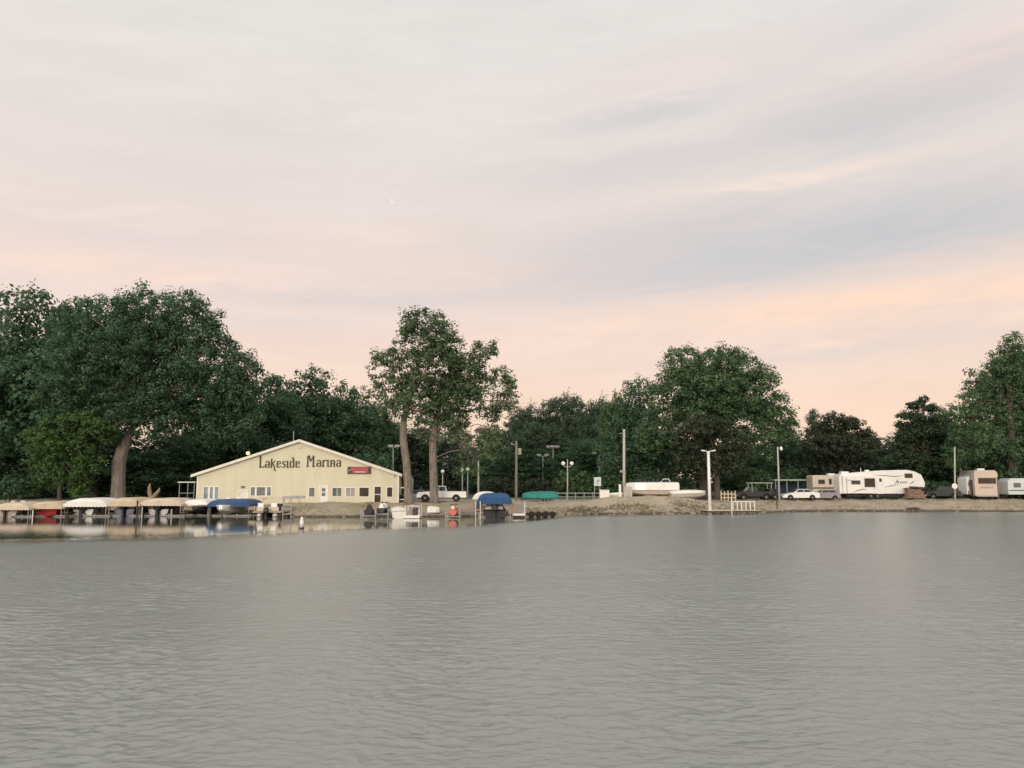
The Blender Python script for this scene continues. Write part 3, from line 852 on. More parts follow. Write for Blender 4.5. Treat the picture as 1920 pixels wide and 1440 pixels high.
# --- shrubs
def shrub(px, top, wpx, Y, label, mat, seed):
    h_ = 932 - top
    hero_tree('shrub', label, Y, [(px, 932, 2), (px, 932 - h_ * .3, 1.5), (px, 932 - h_ * .6, 1)],
              [(px - wpx * .25, 932 - h_ * .5, wpx * .3, h_ * .42), (px + wpx * .25, 932 - h_ * .52, wpx * .3, h_ * .42), (px, 932 - h_ * .6, wpx * .35, h_ * .4), (px, 932 - h_ * .25, wpx * .5, h_ * .3)],
              mat, M['darkbark'], seed, leaf=0.26, clump=0.55, per=30, group='shrubs behind the beach', cat='shrub')
for i, (px, top, w, Y, lab, mk) in enumerate([
    (1078, 880, 70, 120, 'green shrub behind the two globe lamp post', 'leaf_mid'),
    (1140, 882, 60, 121, 'green shrub behind the square sign', 'leaf_mid'),
    (1000, 900, 90, 118, 'dull dark shrub behind the teal covered boat', 'leaf_brown'),
    (935, 895, 60, 119, 'dark shrub behind the blue canopied boat lift', 'leaf_brown'),
    (1412, 878, 60, 119, 'green shrub behind the rack of the dark pickup', 'leaf_mid'),
    (1490, 880, 50, 124, 'green shrub above the pale green shelter roof', 'leaf_mid'),
    (1755, 902, 60, 114, 'low dark shrub behind the dark green estate car', 'leaf_dark'),
    (20, 895, 60, 95, 'low dark shrub at the left edge behind the tan canopies', 'leaf_dark'),
    (1230, 890, 90, 116, 'dark shrub behind the shrink wrapped boat', 'leaf_dark'),
]):
    shrub(px, top, w, Y, lab, M[mk], 60 + i)

# broken stump
sp_ = gpt(286, 95)
o = thing('tree_stump', 'bare broken tree stump with two upright prongs left of the hall', 'tree stump', sp_)
mb = MB()
k = 95 / F
mb.tube([(0, 0, -0.2), (0, 0, 0.7), (-0.1, 0, 1.1)], [0.55, 0.45, 0.34], 9)
mb.tube([(-0.05, 0, 0.8), (-0.38, 0, 1.5), (-0.46, 0.05, 2.1), (-0.36, 0, 2.55)], [0.33, 0.26, 0.2, 0.06], 8)
mb.tube([(0.05, 0, 0.8), (0.42, 0, 1.35), (0.72, 0, 1.75), (0.78, 0, 2.05)], [0.3, 0.24, 0.18, 0.05], 8)
mb.build('trunk', M['stump'], o, smooth=True)

# ------------------------------------------------------------------ marina hall
HY = 95.0
pL, pR = at(368, 942, HY - 1.0), at(747, 938, HY + 1.2)
hall_yaw = math.atan2(pR.y - pL.y, pR.x - pL.x)
hw = math.hypot(pR.x - pL.x, pR.y - pL.y)
hz = 1.16
hall = thing('marina_hall', 'long cream gabled hall with dark lettering across its front', 'building', (pL.x, pL.y, hz), hall_yaw)
SC = hw / (747 - 368)                    # metres per photo pixel on the front wall
def fx(px): return (px - 368) * SC
def fz(py, px=556): return ((942 - (px - 368) / 379 * 4.0) - py) * SC
ridge_x, ridge_z, eave_z = fx(556), fz(822), fz(888, 368)
D = 30.0
# wall with real openings, one front sheet cut by a grid of cells
wins = [  # px0, py0, px1, py1, kind
    (381, 912, 408, 940, 'triple'), (447, 919, 462, 938, 'panel'), (468, 911, 505, 927, 'slider'), (577, 911, 587, 928, 'narrow'), (597, 908, 611, 942, 'door'),
    (621, 911, 638, 927, 'green'), (647, 911, 664, 927, 'mauve'), (672, 910, 690, 927, 'dark'), (701, 908, 713, 938, 'glassdoor'), (725, 909, 735, 927, 'dark')]
op = []
for a, b_, c, d_, kd in wins:
    mid = (a + c) / 2
    op.append((fx(a), max(0.06, fz(d_, mid)), fx(c), fz(b_, mid), kd))
gx = sorted(set([0.0, hw, ridge_x] + [q for o_ in op for q in (o_[0], o_[2])]))
gzs = sorted(set([-0.4, eave_z] + [q for o_ in op for q in (o_[1], o_[3])]))
mb = MB()
T = 0.18
for i in range(len(gx) - 1):
    for j in range(len(gzs) - 1):
        cx, cz = (gx[i] + gx[i + 1]) / 2, (gzs[j] + gzs[j + 1]) / 2
        if any(o_[0] < cx < o_[2] and o_[1] < cz < o_[3] for o_ in op): continue
        mb.add([(gx[i], 0, gzs[j]), (gx[i + 1], 0, gzs[j]), (gx[i + 1], 0, gzs[j + 1]), (gx[i], 0, gzs[j + 1])], [(0, 1, 2, 3)])
for (x0, z0, x1, z1, kd) in op:            # reveals
    mb.add([(x0, 0, z0), (x1, 0, z0), (x1, T, z0), (x0, T, z0), (x0, 0, z1), (x1, 0, z1), (x1, T, z1), (x0, T, z1)],
           [(0, 3, 2, 1), (4, 5, 6, 7), (0, 4, 7, 3), (1, 2, 6, 5)])
for i in range(len(gx) - 1):               # gable
    def rz_(x): return eave_z + (ridge_z - eave_z) * (x / ridge_x if x < ridge_x else (hw - x) / (hw - ridge_x))
    mb.add([(gx[i], 0, eave_z), (gx[i + 1], 0, eave_z), (gx[i + 1], 0, rz_(gx[i + 1])), (gx[i], 0, rz_(gx[i]))], [(0, 1, 2, 3)])
mb.add([(0, 0, -.4), (0, D, -.4), (0, D, eave_z), (0, 0, eave_z)], [(0, 3, 2, 1)])
mb.add([(hw, 0, -.4), (hw, D, -.4), (hw, D, eave_z), (hw, 0, eave_z)], [(0, 1, 2, 3)])
mb.add([(0, D, -.4), (hw, D, -.4), (hw, D, eave_z), (ridge_x, D, ridge_z), (0, D, eave_z)], [(0, 4, 3, 2, 1)])
# vertical ribs of the metal siding, fine battens 2.5 cm proud
sid, gg, p_, out_ = new_mat('cream_ribbed_siding')
tcs = gg.new('ShaderNodeTexCoord')
sps = gg.new('ShaderNodeSeparateXYZ'); gg.put(sps.inputs[0], tcs.outputs['Object'])
rib = gg.m('PINGPONG', sps.outputs[0], 0.15)
ribm = gg.smooth(rib, 0.0, 0.03)
mps = gg.new('ShaderNodeMapping'); mps.inputs['Scale'].default_value = (0.9, 1, 0.25); gg.put(mps.inputs[0], tcs.outputs['Object'])
ns = gg.noise(mps.outputs[0], 1.0, 5, 0.6)
gg.put(p_.inputs['Base Color'], gg.mix(gg.smooth(ns, 0.3, 0.7), (0.62, 0.58, 0.418, 1), (0.68, 0.635, 0.47, 1)))
p_.inputs['Roughness'].default_value = 0.6
bs = gg.new('ShaderNodeBump'); bs.inputs['Strength'].default_value = 0.16; bs.inputs['Distance'].default_value = 0.02
gg.put(bs.inputs['Height'], ribm); gg.put(p_.inputs['Normal'], bs.outputs[0])
mb.build('wall', sid, hall)
# roof slabs with white barge boards
ov = 0.65
mb = MB()
sl_l = (ridge_z - eave_z) / ridge_x; sl_r = (ridge_z - eave_z) / (hw - ridge_x)
xl, xr = -ov, hw + 0.35
mb.prism([(xl, eave_z - ov * sl_l + .02), (ridge_x, ridge_z + .02), (xr, eave_z - .35 * sl_r + .02), (xr, eave_z - .35 * sl_r + .16), (ridge_x, ridge_z + .18), (xl, eave_z - ov * sl_l + .16)], -0.35, D + 0.3)
rf = mb.build('roof', M['roof'], hall)
mb = MB()
mb.prism([(xl - .02, eave_z - ov * sl_l - .14), (ridge_x, ridge_z - .12), (ridge_x, ridge_z + .20), (xl - .02, eave_z - ov * sl_l + .18)], -0.40, -0.353)
mb.prism([(ridge_x, ridge_z - .12), (xr + .02, eave_z - .35 * sl_r - .14), (xr + .02, eave_z - .35 * sl_r + .18), (ridge_x, ridge_z + .20)], -0.40, -0.353)
mb.build('barge_board', M['trim'], rf)
MB().tube([(fx(540), 1.5, ridge_z - 0.6), (fx(540), 1.5, ridge_z + 1.25)], 0.06, 8).build('vent_pipe', M['steel'], rf)
mb = MB().box((0.03, -0.02, eave_z / 2), (0.14, 0.04, eave_z)).box((hw - 0.03, -0.02, eave_z / 2), (0.14, 0.04, eave_z))
mb.each('corner_trim', M['white'], hall)
MB().box((ridge_x + 0.1, -0.03, ridge_z - 0.75), (0.5, 0.05, 0.3)).build('gable_vent', M['rvtan'], hall)
# windows and doors
for (x0, z0, x1, z1, kd) in op:
    w_, h_ = x1 - x0, z1 - z0
    cx, cz = (x0 + x1) / 2, (z0 + z1) / 2
    is_door = kd in ('door', 'glassdoor', 'panel')
    mb = MB()
    fr = 0.09
    mb.box((cx, -0.02, z1 + fr / 2), (w_ + 2 * fr, 0.05, fr))
    if not is_door: mb.box((cx, -0.02, z0 - fr / 2), (w_ + 2 * fr, 0.07, fr))
    mb.box((x0 - fr / 2, -0.02, cz), (fr, 0.05, h_)); mb.box((x1 + fr / 2, -0.02, cz), (fr, 0.05, h_))
    fo = mb.build('door_frame' if is_door else 'window', M['white'], hall)
    pane = {'triple': 'glassblue', 'slider': 'glassg', 'narrow': 'glassg', 'green': 'glassg', 'mauve': 'glassm', 'dark': 'glassb', 'glassdoor': 'glassb'}.get(kd)
    if kd == 'door':
        mb = MB().box((cx, 0.08, cz), (w_, 0.05, h_))
        dd = mb.build('door', M['white'], hall)
        gw = MB().box((cx, 0.045, z0 + h_ * 0.77), (w_ * 0.48, 0.02, h_ * 0.22)).box((cx, 0.045, z0 + h_ * 0.49), (w_ * 0.48, 0.02, h_ * 0.22))
        gw.build('door_pane', M['glassg'], dd)
        MB().ball((x1 - 0.1, 0.02, z0 + 0.95), 0.04).build('handle', M['steel'], dd)
    elif kd == 'panel':
        MB().box((cx, 0.08, cz), (w_, 0.05, h_)).build('door', M['offwhite'], hall)
    else:
        if kd == 'glassdoor':
            po = MB().box((cx, 0.10, cz), (w_, 0.03, h_)).build('glass_door', M[pane], hall)
            MB().box((cx, 0.07, z0 + h_ * 0.5), (w_, 0.03, 0.08)).build('push_bar', M['white'], po)
            continue
        MB().box((cx, 0.10, cz), (w_, 0.03, h_)).build('pane', M[pane], fo)
        mb = MB()
        if kd == 'triple':
            for q in (0.34, 0.68): mb.box((x0 + w_ * q, 0.06, cz), (w_ * 0.13, 0.05, h_))
            mb.each('mullion', M['white'], fo)
        elif kd == 'slider':
            for q in (0.24, 0.76): mb.box((x0 + w_ * q, 0.06, cz), (w_ * 0.09, 0.05, h_))
            mb.each('mullion', M['white'], fo)
        elif kd in ('green', 'mauve'):
            mb.box((cx, 0.06, cz), (0.05, 0.05, h_)); mb.each('mullion', M['white'], fo)
MB().box((fx(453), -0.04, fz(910)), (0.42, 0.06, 0.24)).build('door_plaque', M['rvbrown'], hall)
MB().box((fx(739), -0.05, fz(886, 740)), (0.14, 0.1, 0.28)).build('alarm_box', M['coral'], hall)
MB().box((fx(586), -0.04, fz(885)), (0.14, 0.06, 0.18)).build('wall_lamp', M['rvtan'], hall)
# lit lamp at the roof edge
lp = MB().box((fx(462), -0.45, fz(845)), (0.14, 0.18, 0.3)).build('flood_lamp', M['steel'], hall)
MB().ball((fx(462), -0.62, fz(846)), (0.22, 0.14, 0.20)).build('lamp_bulb', M['lit'], lp)

# lettering: every letter its own mesh, thick stems and thin arms
def strokes(mb, segs, x, z, s):
    for i, (pts, w) in enumerate(segs):
        pts = [Vector((a, b_)) for a, b_ in pts]
        for k in range(len(pts) - 1):
            a, b_ = pts[k], pts[k + 1]
            d_ = (b_ - a).normalized(); nn = Vector((-d_.y, d_.x)) * w / 2
            e = d_ * w * 0.25
            q = [a - e + nn, b_ + e + nn, b_ + e - nn, a - e - nn]
            dpt = -0.06 - 0.004 * ((i * 5 + k) % 7)
            mb.prism([(x + v.x * s, z + v.y * s) for v in q][::-1], dpt, -0.005)
ST, TH = 0.155, 0.085
GL = {
 'L': (0.52, [([(.12, 0), (.12, 1.0)], .17), ([(.0, .97), (.22, .97)], TH), ([(.05, .04), (.46, .04)], TH + .02), ([(.44, .02), (.46, .16)], TH)]),
 'a': (0.50, [([(.07, .46), (.14, .58), (.30, .58), (.38, .48)], TH), ([(.37, .52), (.37, .03)], ST), ([(.08, .27), (.08, .06)], ST), ([(.08, .30), (.36, .33)], TH), ([(.08, .04), (.36, .04)], TH)]),
 'k': (0.52, [([(.09, .0), (.09, .78)], ST), ([(.10, .34), (.38, .60)], TH), ([(.20, .36), (.36, .08), (.36, -.22), (.46, -.26)], ST - .03)]),
 'e': (0.47, [([(.08, .08), (.08, .50)], ST), ([(.08, .56), (.32, .56), (.38, .44)], TH), ([(.10, .32), (.36, .38)], TH), ([(.08, .04), (.30, .04), (.38, .14)], TH)]),
 's': (0.42, [([(.33, .50), (.20, .59), (.08, .52), (.09, .40)], TH), ([(.08, .42), (.30, .22)], ST), ([(.30, .22), (.30, .08), (.16, .02), (.04, .10)], TH)]),
 'i': (0.26, [([(.09, 0), (.09, .60)], ST), ([(.0, .57), (.12, .60)], TH), ([(.06, .03), (.20, .03)], TH)]),
 'd': (0.52, [([(.08, .08), (.08, .48)], ST), ([(.08, .55), (.36, .58)], TH), ([(.37, .04), (.37, .70), (.26, .92)], ST), ([(.08, .04), (.36, .04)], TH)]),
 'M': (0.84, [([(.12, 0), (.12, .90)], .15), ([(.10, .92), (.22, .98), (.36, .50)], ST), ([(.36, .50), (.60, .98)], TH), ([(.60, .98), (.60, .0)], .17), ([(.02, .03), (.22, .03)], TH), ([(.52, .03), (.74, .03)], TH)]),
 'r': (0.42, [([(.10, 0), (.10, .58)], ST), ([(.12, .46), (.24, .58), (.36, .56)], TH + .03), ([(.02, .03), (.20, .03)], TH)]),
 'n': (0.52, [([(.09, 0), (.09, .58)], ST), ([(.10, .50), (.24, .59), (.34, .56)], TH), ([(.37, .54), (.37, 0)], ST), ([(.09, .30), (.36, .30)], TH - .02)]),
}
let = thing('lettering', '', '', (0, 0, 0)); del let['label']; del let['category']
let.parent = hall
def word(txt, px0, px1, base_py):
    adv = sum(GL[c][0] for c in txt) - 0.1
    s_z = 20.8 * SC
    sx = (px1 - px0) * SC / (adv * s_z)
    x = fx(px0)
    for c in txt:
        w_, segs = GL[c]
        mb = MB()
        segs2 = [([(a * sx, b_) for a, b_ in pts], 0.84 * w * min(1.0, sx)) for pts, w in segs]
        strokes(mb, segs2, x, fz(base_py), s_z)
        mb.build('letter', M['letter'], let)
        x += w_ * sx * s_z
word('Lakeside', 481, 557, 873)
word('Marina', 570, 635, 871)
# red banner
bx, bz = fx(671), fz(877, 671)
bw, bh = 45 * SC, 14 * SC
ban = MB().box((bx, -0.06, bz), (bw, 0.08, bh)).build('sign_board', M['signdark'], hall)
MB().box((bx + 0.10, -0.105, bz + bh * 0.05), (bw * 0.68, 0.02, bh * 0.82)).build('red_panel', M['signred'], ban)
mb = MB()
for k in range(9): mb.box((bx - bw * 0.15 + k * bw * 0.048, -0.123, bz - bh * 0.22), (bw * 0.034, 0.012, bh * 0.22))
mb.build('sign_writing', M['signpale'], ban)
mb = MB(); mb.prism([(bx - bw * .47, bz - bh * .15), (bx - bw * .30, bz + bh * .18), (bx - bw * .27, bz + bh * .28), (bx - bw * .44, bz + bh * .02)], -0.118, -0.095)
mb.build('emblem', M['signpale'], ban)
# side porch on the right wall
mb = MB()
for yy in (0.6, 4.0, 8.0): mb.box((hw + 1.45, yy, eave_z / 2 - 0.2), (0.12, 0.12, eave_z - 0.3))
mb.each('porch_post', M['white'], hall)
mb = MB()
for zz in (0.35, 1.75): mb.box((hw + 0.72, 0.6, zz), (1.36, 0.08, 0.12))
mb.each('porch_rail', M['white'], hall)
MB().box((hw + 0.75, 5.0, eave_z - 0.15), (1.5, 10.0, 0.1)).build('porch_roof', M['roof'], hall)
MB().box((hw + 0.75, 9.0, eave_z / 2 - 0.2), (1.5, 0.1, eave_z - 0.2)).build('porch_shade_back', M['darkwood'], hall)  # dark sheet standing in for the shade inside the open porch

# open lean-to left of the hall
c = gpt(349, 101)
o = thing('lean_to_shelter', 'open shelter with thin white roof at the left of the hall', 'shelter', c)
zt = at(349, 904, 101).z - c.z
MB().box((0, 1.2, zt), (2.2, 2.6, 0.12)).build('roof', M['white'], o)
for xx in (-0.9, 0.15, 0.95): MB().box((xx, 0.05, zt / 2 - 0.1), (0.08, 0.08, zt)).build('post', M['greypole'], o)
MB().box((0, 0.0, zt * 0.45), (1.9, 0.06, 0.08)).box((0, 0.0, zt * 0.2), (1.9, 0.06, 0.08)).each('rail', M['greypole'], o)

# ------------------------------------------------------------------ boats
def hull_rings(L, B, H, deck=0.0, n=9, draft=0.25, cut=None):
    """stern at y=0, bow at y=L, z=0 at the waterline"""
    rings = []
    for i in range(n):
        t = i / (n - 1)
        b_ = B / 2 * (1.0 if t < 0.45 else math.sqrt(max(0.0, 1 - ((t - 0.45) / 0.56) ** 2.2)))
        b_ = max(b_, 0.03)
        zk = -draft + (draft + H * 0.55) * max(0, (t - 0.55) / 0.45) ** 2.2
        zc = 0.02 + H * 0.45 * max(0, (t - 0.4) / 0.6) ** 1.6
        zs = H * (0.86 + 0.22 * t)
        bc = b_ * (0.86 - 0.25 * t)
        rings.append([(0, t * L, zk), (bc, t * L, zc), (b_, t * L, zs), (b_ * 0.5, t * L, zs + deck), (0, t * L, zs + deck * 1.2), (-b_ * 0.5, t * L, zs + deck), (-b_, t * L, zs), (-bc, t * L, zc)])
    return rings

def outboard(parent, y=-0.1, z=0.5, s=1.0, mat=None):
    mb = MB()
    mb.loft([[(a * s * w, (y - 0.25 + b_ * d_) , z + h_) for a, b_ in ((-.5, -1), (.5, -1), (.6, 0), (.5, 1), (-.5, 1), (-.6, 0))]
             for w, d_, h_ in ((.34, .22, 0), (.42, .30, .2 * s), (.40, .30, .45 * s), (.24, .18, .6 * s))])
    ob = mb.build('outboard_motor', mat or M['black'], parent, bevel=0.03)
    MB().box((0, y - 0.22, z - 0.35), (0.16 * s, 0.2 * s, 0.8)).build('motor_leg', M['char'], ob)
    return ob

def runabout(label, loc, rz, hullm, L=5.6, B=2.2, H=0.85, cover=None, motor=True, shield=True, stripe=None, seats=None, motor_scale=1.0, group='boats under the canopies', name='motor_boat', bottom=None, hump=0.45):
    o = thing(name, label, 'boat', loc, rz, group)
    mb = MB(); mb.loft(hull_rings(L, B, H, 0.0))
    ho = mb.build('hull', hullm, o, bevel=0.03)
    if stripe:
        r2 = hull_rings(L, B + 0.03, H)
        mb = MB()
        for side in (1, -1):
            st = []
            for r in r2:
                a, b_ = Vector(r[1]), Vector(r[2])
                q0, q1 = a.lerp(b_, 0.55), a.lerp(b_, 0.8)
                st.append([(q0.x * side, q0.y, q0.z), (q1.x * side, q1.y, q1.z)])
            mb.loft(st, cap=False, closed=False)
        mb.build('stripe', stripe, ho, solid=0.01)
    if bottom:
        r2 = hull_rings(L, B, H)
        mb = MB()
        for side in (1, -1):
            st = [[(0, r[0][1], r[0][2] - .012), ((r[1][0] + .01) * side, r[1][1], r[1][2] + .0)] for r in r2]
            mb.loft(st, cap=False, closed=False)
        mb.build('bottom_paint', bottom, ho, solid=0.008)
    if cover:
        rr = []
        for i, r in enumerate(hull_rings(L, B + 0.06, H)):
            t = i / 8
            up = hump * (0.35 + 0.65 * math.sin(math.pi * min(1, 0.12 + t * 0.8)))
            rr.append([(r[2][0] * f, r[2][1], r[2][2] + 0.02 + up * (1 - abs(f) ** 2.2) - (0.12 if abs(f) == 1 else 0)) for f in (1, .75, .4, 0, -.4, -.75, -1)])
        MB().loft(rr, cap=True, closed=True).build('boat_cover', cover, o, smooth=True)
    else:
        MB().box((0, L * 0.33, H + 0.02), (B * 0.82, L * 0.52, 0.05)).build('cockpit', seats or M['char'], o)
        mb = MB()
        for sx in (-.55, .55): mb.box((sx, L * 0.38, H + .28), (.5, .5, .5)); mb.box((sx, L * 0.33, H + .6), (.5, .14, .5))
        mb.box((0, 0.45, H + .2), (B * .75, .55, .35))
        mb.each('seat', seats or M['offwhite'], o, bevel=0.05)
        if shield:
            mb = MB()
            mb.loft([[(-B * .44, L * .52, H + .05), (-B * .34, L * .46, H + .55)], [(-.3, L * .62, H + .1), (-.28, L * .55, H + .6)], [(.3, L * .62, H + .1), (.28, L * .55, H + .6)], [(B * .44, L * .52, H + .05), (B * .34, L * .46, H + .55)]], cap=False, closed=False)
            mb.build('windscreen', M['glass'], o, solid=0.02)
    if motor:
        outboard(o, -0.05, H * 0.75, motor_scale)
        if not cover:
            MB().tube([(-B * .40, .25, H + .06), (-B * .30, .2, H + .14), (B * .05, .22, H + .16)], .10, 7).build('rolled_cover', M['canvas2'], o, smooth=True)
            for sx in (-1, 1): MB().ball((sx * (B / 2 + .09), 1.0, H * .55), (.09, .09, .24)).build('fender', M['offwhite'] if sx < 0 else M['char'], o, smooth=True)
            mb = MB()
            for sx in (-.36, .36): mb.tube([(sx * B, 1.5, H), (sx * B, 2.1, H + .75)], .022, 5)
            mb.each('rail', M['alu'], o)
    return o

def lift(label, px0, px1, top, eave, Y, mat, depth=4.8, scallop=True, group='canopied boat lifts', flat=False, endpx=None):
    a, b_ = at(px0, top, Y), at(px1, top, Y)
    w = b_.x - a.x
    zt, ze = a.z, at(px0, eave, Y).z
    o = thing('boat_lift', label, 'boat lift', ((a.x + b_.x) / 2, Y, 0), 0, group)
    hgt = zt - ze
    val = 0.22
    n = 13
    rings = []
    for i, (s, k) in enumerate(((0, .55), (.035, .80), (.09, .95), (.2, 1), (.5, 1.02), (.8, 1), (.91, .95), (.965, .8), (1, .55))):
        ring = []
        for j in range(n):
            f = -1 + 2 * j / (n - 1)
            arch = (1 - abs(f) ** (3.2 if not flat else 6)) ** 0.8
            inset = 1 - 0.03 * (1 - k)
            sag = -0.035 * math.sin(s * math.pi * 5) ** 2 * arch
            ring.append((f * w / 2 * inset, s * depth, ze + val + (hgt - val) * arch * k + sag))
        zb = ze + (0.05 if i % 2 else 0)
        ring = [(-w / 2, s * depth, zb)] + ring + [(w / 2, s * depth, zb)]
        rings.append(ring)
    mb = MB(); mb.loft(rings, cap=False, closed=False)
    for e in (0, -1):                         # end panels with a scalloped hem
        top_r = rings[e][1:-1]
        fine = []
        for j in range(len(top_r) - 1):
            for q in (0, .5): fine.append(Vector(top_r[j]).lerp(Vector(top_r[j + 1]), q))
        fine.append(Vector(top_r[-1]))
        low = [(v.x, v.y, ze + (0.07 * (j % 2) if scallop else 0)) for j, v in enumerate(fine)]
        vs = [tuple(v) for v in fine] + low; m_ = len(fine)
        mb.add(vs, [(j, j + 1, j + 1 + m_, j + m_) for j in range(m_ - 1)])
    mb.build('canopy', mat, o, smooth=False, solid=0.02)
    for sx in (-1, 1):
        for yy in (0.25, depth - 0.25):
            MB().box((sx * (w / 2 - 0.18), yy, (ze + 0.2 - 1.2) / 2), (0.06, 0.06, ze + 0.2 + 1.2)).build('post', M['greypole'], o)
    mb = MB()
    for sx in (-1, 1): mb.box((sx * (w / 2 - 0.18), depth / 2, ze + 0.16), (0.07, depth - .6, 0.08))
    mb.each('canopy_rail', M['alu'], o)
    mb = MB()
    for yy in (1.2, depth - 1.2): mb.box((0, yy, 0.08), (w - 0.36, 0.12, 0.12))
    for sx in (-.6, .6): mb.box((sx, depth / 2, 0.2), (0.14, depth - 2, 0.1))
    mb.each('cradle', M['steel'], o)
    return o

BY = 85.0
def slip(px, Y=BY): return at(px, 975, Y).x
lift('boat lift with faded tan canopy cut by the left edge of the picture', -14, 55, 942, 957, 82.5, M['canvas2'])
runabout('tan boat with tan seats under the canopy at the left edge', (slip(22, 84.5), 83.5, 0.12), 0, M['rvtan'], seats=M['canvas'], motor_scale=1.1, H=0.65)
lift('boat lift with tan canopy above the red covered boat', 53, 117, 940, 955, 83.5, M['canvas'])
runabout('boat under a dark red cover below a tan canopy', (slip(89, 84.5), 84.3, 0.25), 0, M['red'], cover=M['red'], motor=False, H=0.8, hump=0.3)
lift('boat lift with the widest plain white canopy', 117, 201, 934, 951, 84.0, M['wcanvas'])
runabout('white boat with large black outboard below the wide white canopy', (slip(150), 85.5, 0.15), 0, M['gel'], motor_scale=2.1, seats=M['char'], H=0.7)
lift('boat lift with tan canopy between the white canopy and the tan pair beside it', 200, 263, 933, 950, 84.0, M['canvas'])
runabout('navy hulled boat below the tan canopy next to the white one', (slip(231), 85.1, 0.2), 0, M['navy'], motor_scale=1.3, seats=M['offwhite'], H=0.7)
lift('boat lift with long pale tan canopy left of the cream one', 259, 341, 934, 949, 84.3, M['canvas2'])
runabout('boat with two dark seats and black outboard below the long pale tan canopy', (slip(292), 85.5, 0.2), 0, M['silver'], motor_scale=1.7, seats=M['char'], H=0.65)
lift('boat lift with cream canopy tucked against the blue one', 340, 392, 936, 949, 85.5, M['wcanvas'])
runabout('dark bottomed boat hung bow first below the cream canopy', (slip(366, 84.5), 89.9, 0.36), math.pi, M['char'], motor=False, cover=M['offwhite'], H=0.75, hump=0.15)
lift('boat lift with flat topped blue canopy in front of the hall', 388, 469, 936, 950, 84.5, M['bcanvas'], flat=True, scallop=False)
runabout('white boat showing its bow below the flat blue canopy', (slip(418, 84.5), 89.3, 0.30), math.pi, M['gel'], motor=False, shield=True, H=0.85)

# pontoon boat with bimini
def pontoon(label, loc, rz, topm, L=6.2, B=2.4, seatm=None, group='pontoon boats', top=True, panel=None):
    o = thing('pontoon_boat', label, 'boat', loc, rz, group)
    for sx in (-.8, .8):
        MB().tube([(sx, 0, .12), (sx, .3, .1), (sx, L - .8, .1), (sx, L, .3)], [.24, .3, .3, .06], 12).build('pontoon', M['alu'], o, smooth=True)
    MB().box((0, L / 2 - .1, .48), (B, L - .3, .1)).build('deck', M['canvas'], o)
    mb = MB()
    for sx in (-1, 1): mb.box((sx * (B / 2 - .05), L / 2, .80), (.05, L - .8, .42))
    mb.box((.62, .35, .80), (1.0, .05, .42)); mb.box((-.75, .35, .80), (.8, .05, .42))
    mb.each('side_panel', panel or M['rvtan'], o)
    mb = MB()
    for sx in (-.78, .6): mb.box((sx, .75, .78), (.62, .6, .45)); mb.box((sx, .48, 1.15), (.62, .16, .5))
    mb.each('seat', seatm or M['gel'], o, bevel=.06)
    MB().box((.55, L * .45, .9), (.6, .5, .75)).build('console', M['char'], o, bevel=.04)
    if top:
        rr = [[(f * B / 2, s * 2.6 + 1.0, 1.75 + .16 * (1 - f * f) + .05 * math.sin(s * 3.14)) for f in (-1, -.6, -.2, .2, .6, 1)] for s in (0, .33, .66, 1)]
        MB().loft(rr, cap=False, closed=False).build('bimini_top', topm, o, solid=.03)
        mb = MB()
        for sx in (-1, 1):
            for yy in (1.1, 3.5): mb.tube([(sx * (B / 2 - .05), 2.2, .9), (sx * (B / 2 - .03), yy, 1.76)], .025, 6)
        mb.build('bimini_frame', M['alu'], o)
    outboard(o, -.05, .35, 1.0)
    return o
pontoon('pontoon boat with pale tan bimini and two white seats beside the blue canopy', (at(502, 970, 84).x, 83.6, 0.02), 0.0, M['canvas2'], L=5.6, B=2.9)
# bare lift frame
c = at(538, 970, 83.5)
o = thing('boat_lift', 'bare grey boat lift frame with a short top beam in front of the bank', 'boat lift', (c.x, 83.5, 0), 0, 'bare boat lifts')
for sx in (-.42, .42):
    for yy in (0, 3.0): MB().box((sx, yy, .5), (.075, .075, 2.9)).build('post', M['steel'], o)
MB().box((.25, 0, 1.98), (1.5, .22, .28)).box((.25, 3.0, 1.98), (1.5, .22, .28)).build('top_beam', M['steel'], o)
mb = MB()
for zz in (.3, .8, 1.3): mb.box((0, .02, zz), (.74, .08, .08))
mb.each('cross_bar', M['steel'], o)
MB().box((0, 1.5, .25), (.74, 2.8, .1)).each('cradle', M['darkwood'], o)

# docks and pilings
def dock(label, pts, w, z=0.45, posts=(), group=None, mat='wood', step=3.0):
    a, b_ = Vector(pts[0]), Vector(pts[1])
    L = (b_ - a).length; ang = math.atan2(b_.y - a.y, b_.x - a.x)
    o = thing('dock', label, 'dock', (a.x, a.y, 0), ang, group)
    mb = MB(); n = max(2, int(L / 0.6))
    for i in range(n): mb.box(((i + .5) * L / n, 0, z), (L / n - .02, w, .05))
    mb.build('deck', M[mat], o)
    mb = MB()
    for s in (-1, 1): mb.box((L / 2, s * (w / 2 - .05), z - .11), (L, .06, .16))
    mb.each('beam', M['darkwood'], o)
    k = 0.3
    while k < L:
        for s in (-1, 1): MB().tube([(k, s * (w / 2 - .12), -1.3), (k, s * (w / 2 - .12), z - .02)], .05, 6).build('leg', M['steel'], o)
        k += step
    return o
dock('long weathered dock behind the row of canopied boats', ((at(-60, 970, 90).x, 89.6, 0), (at(560, 970, 90).x, 89.6, 0)), 1.3, step=5)
dock('narrow finger dock right of the blue canopy', ((at(472, 975, 85).x, 84.6, 0), (at(472, 975, 85).x, 88.9, 0)), 0.6, step=3.2, group='finger docks between the lifts')
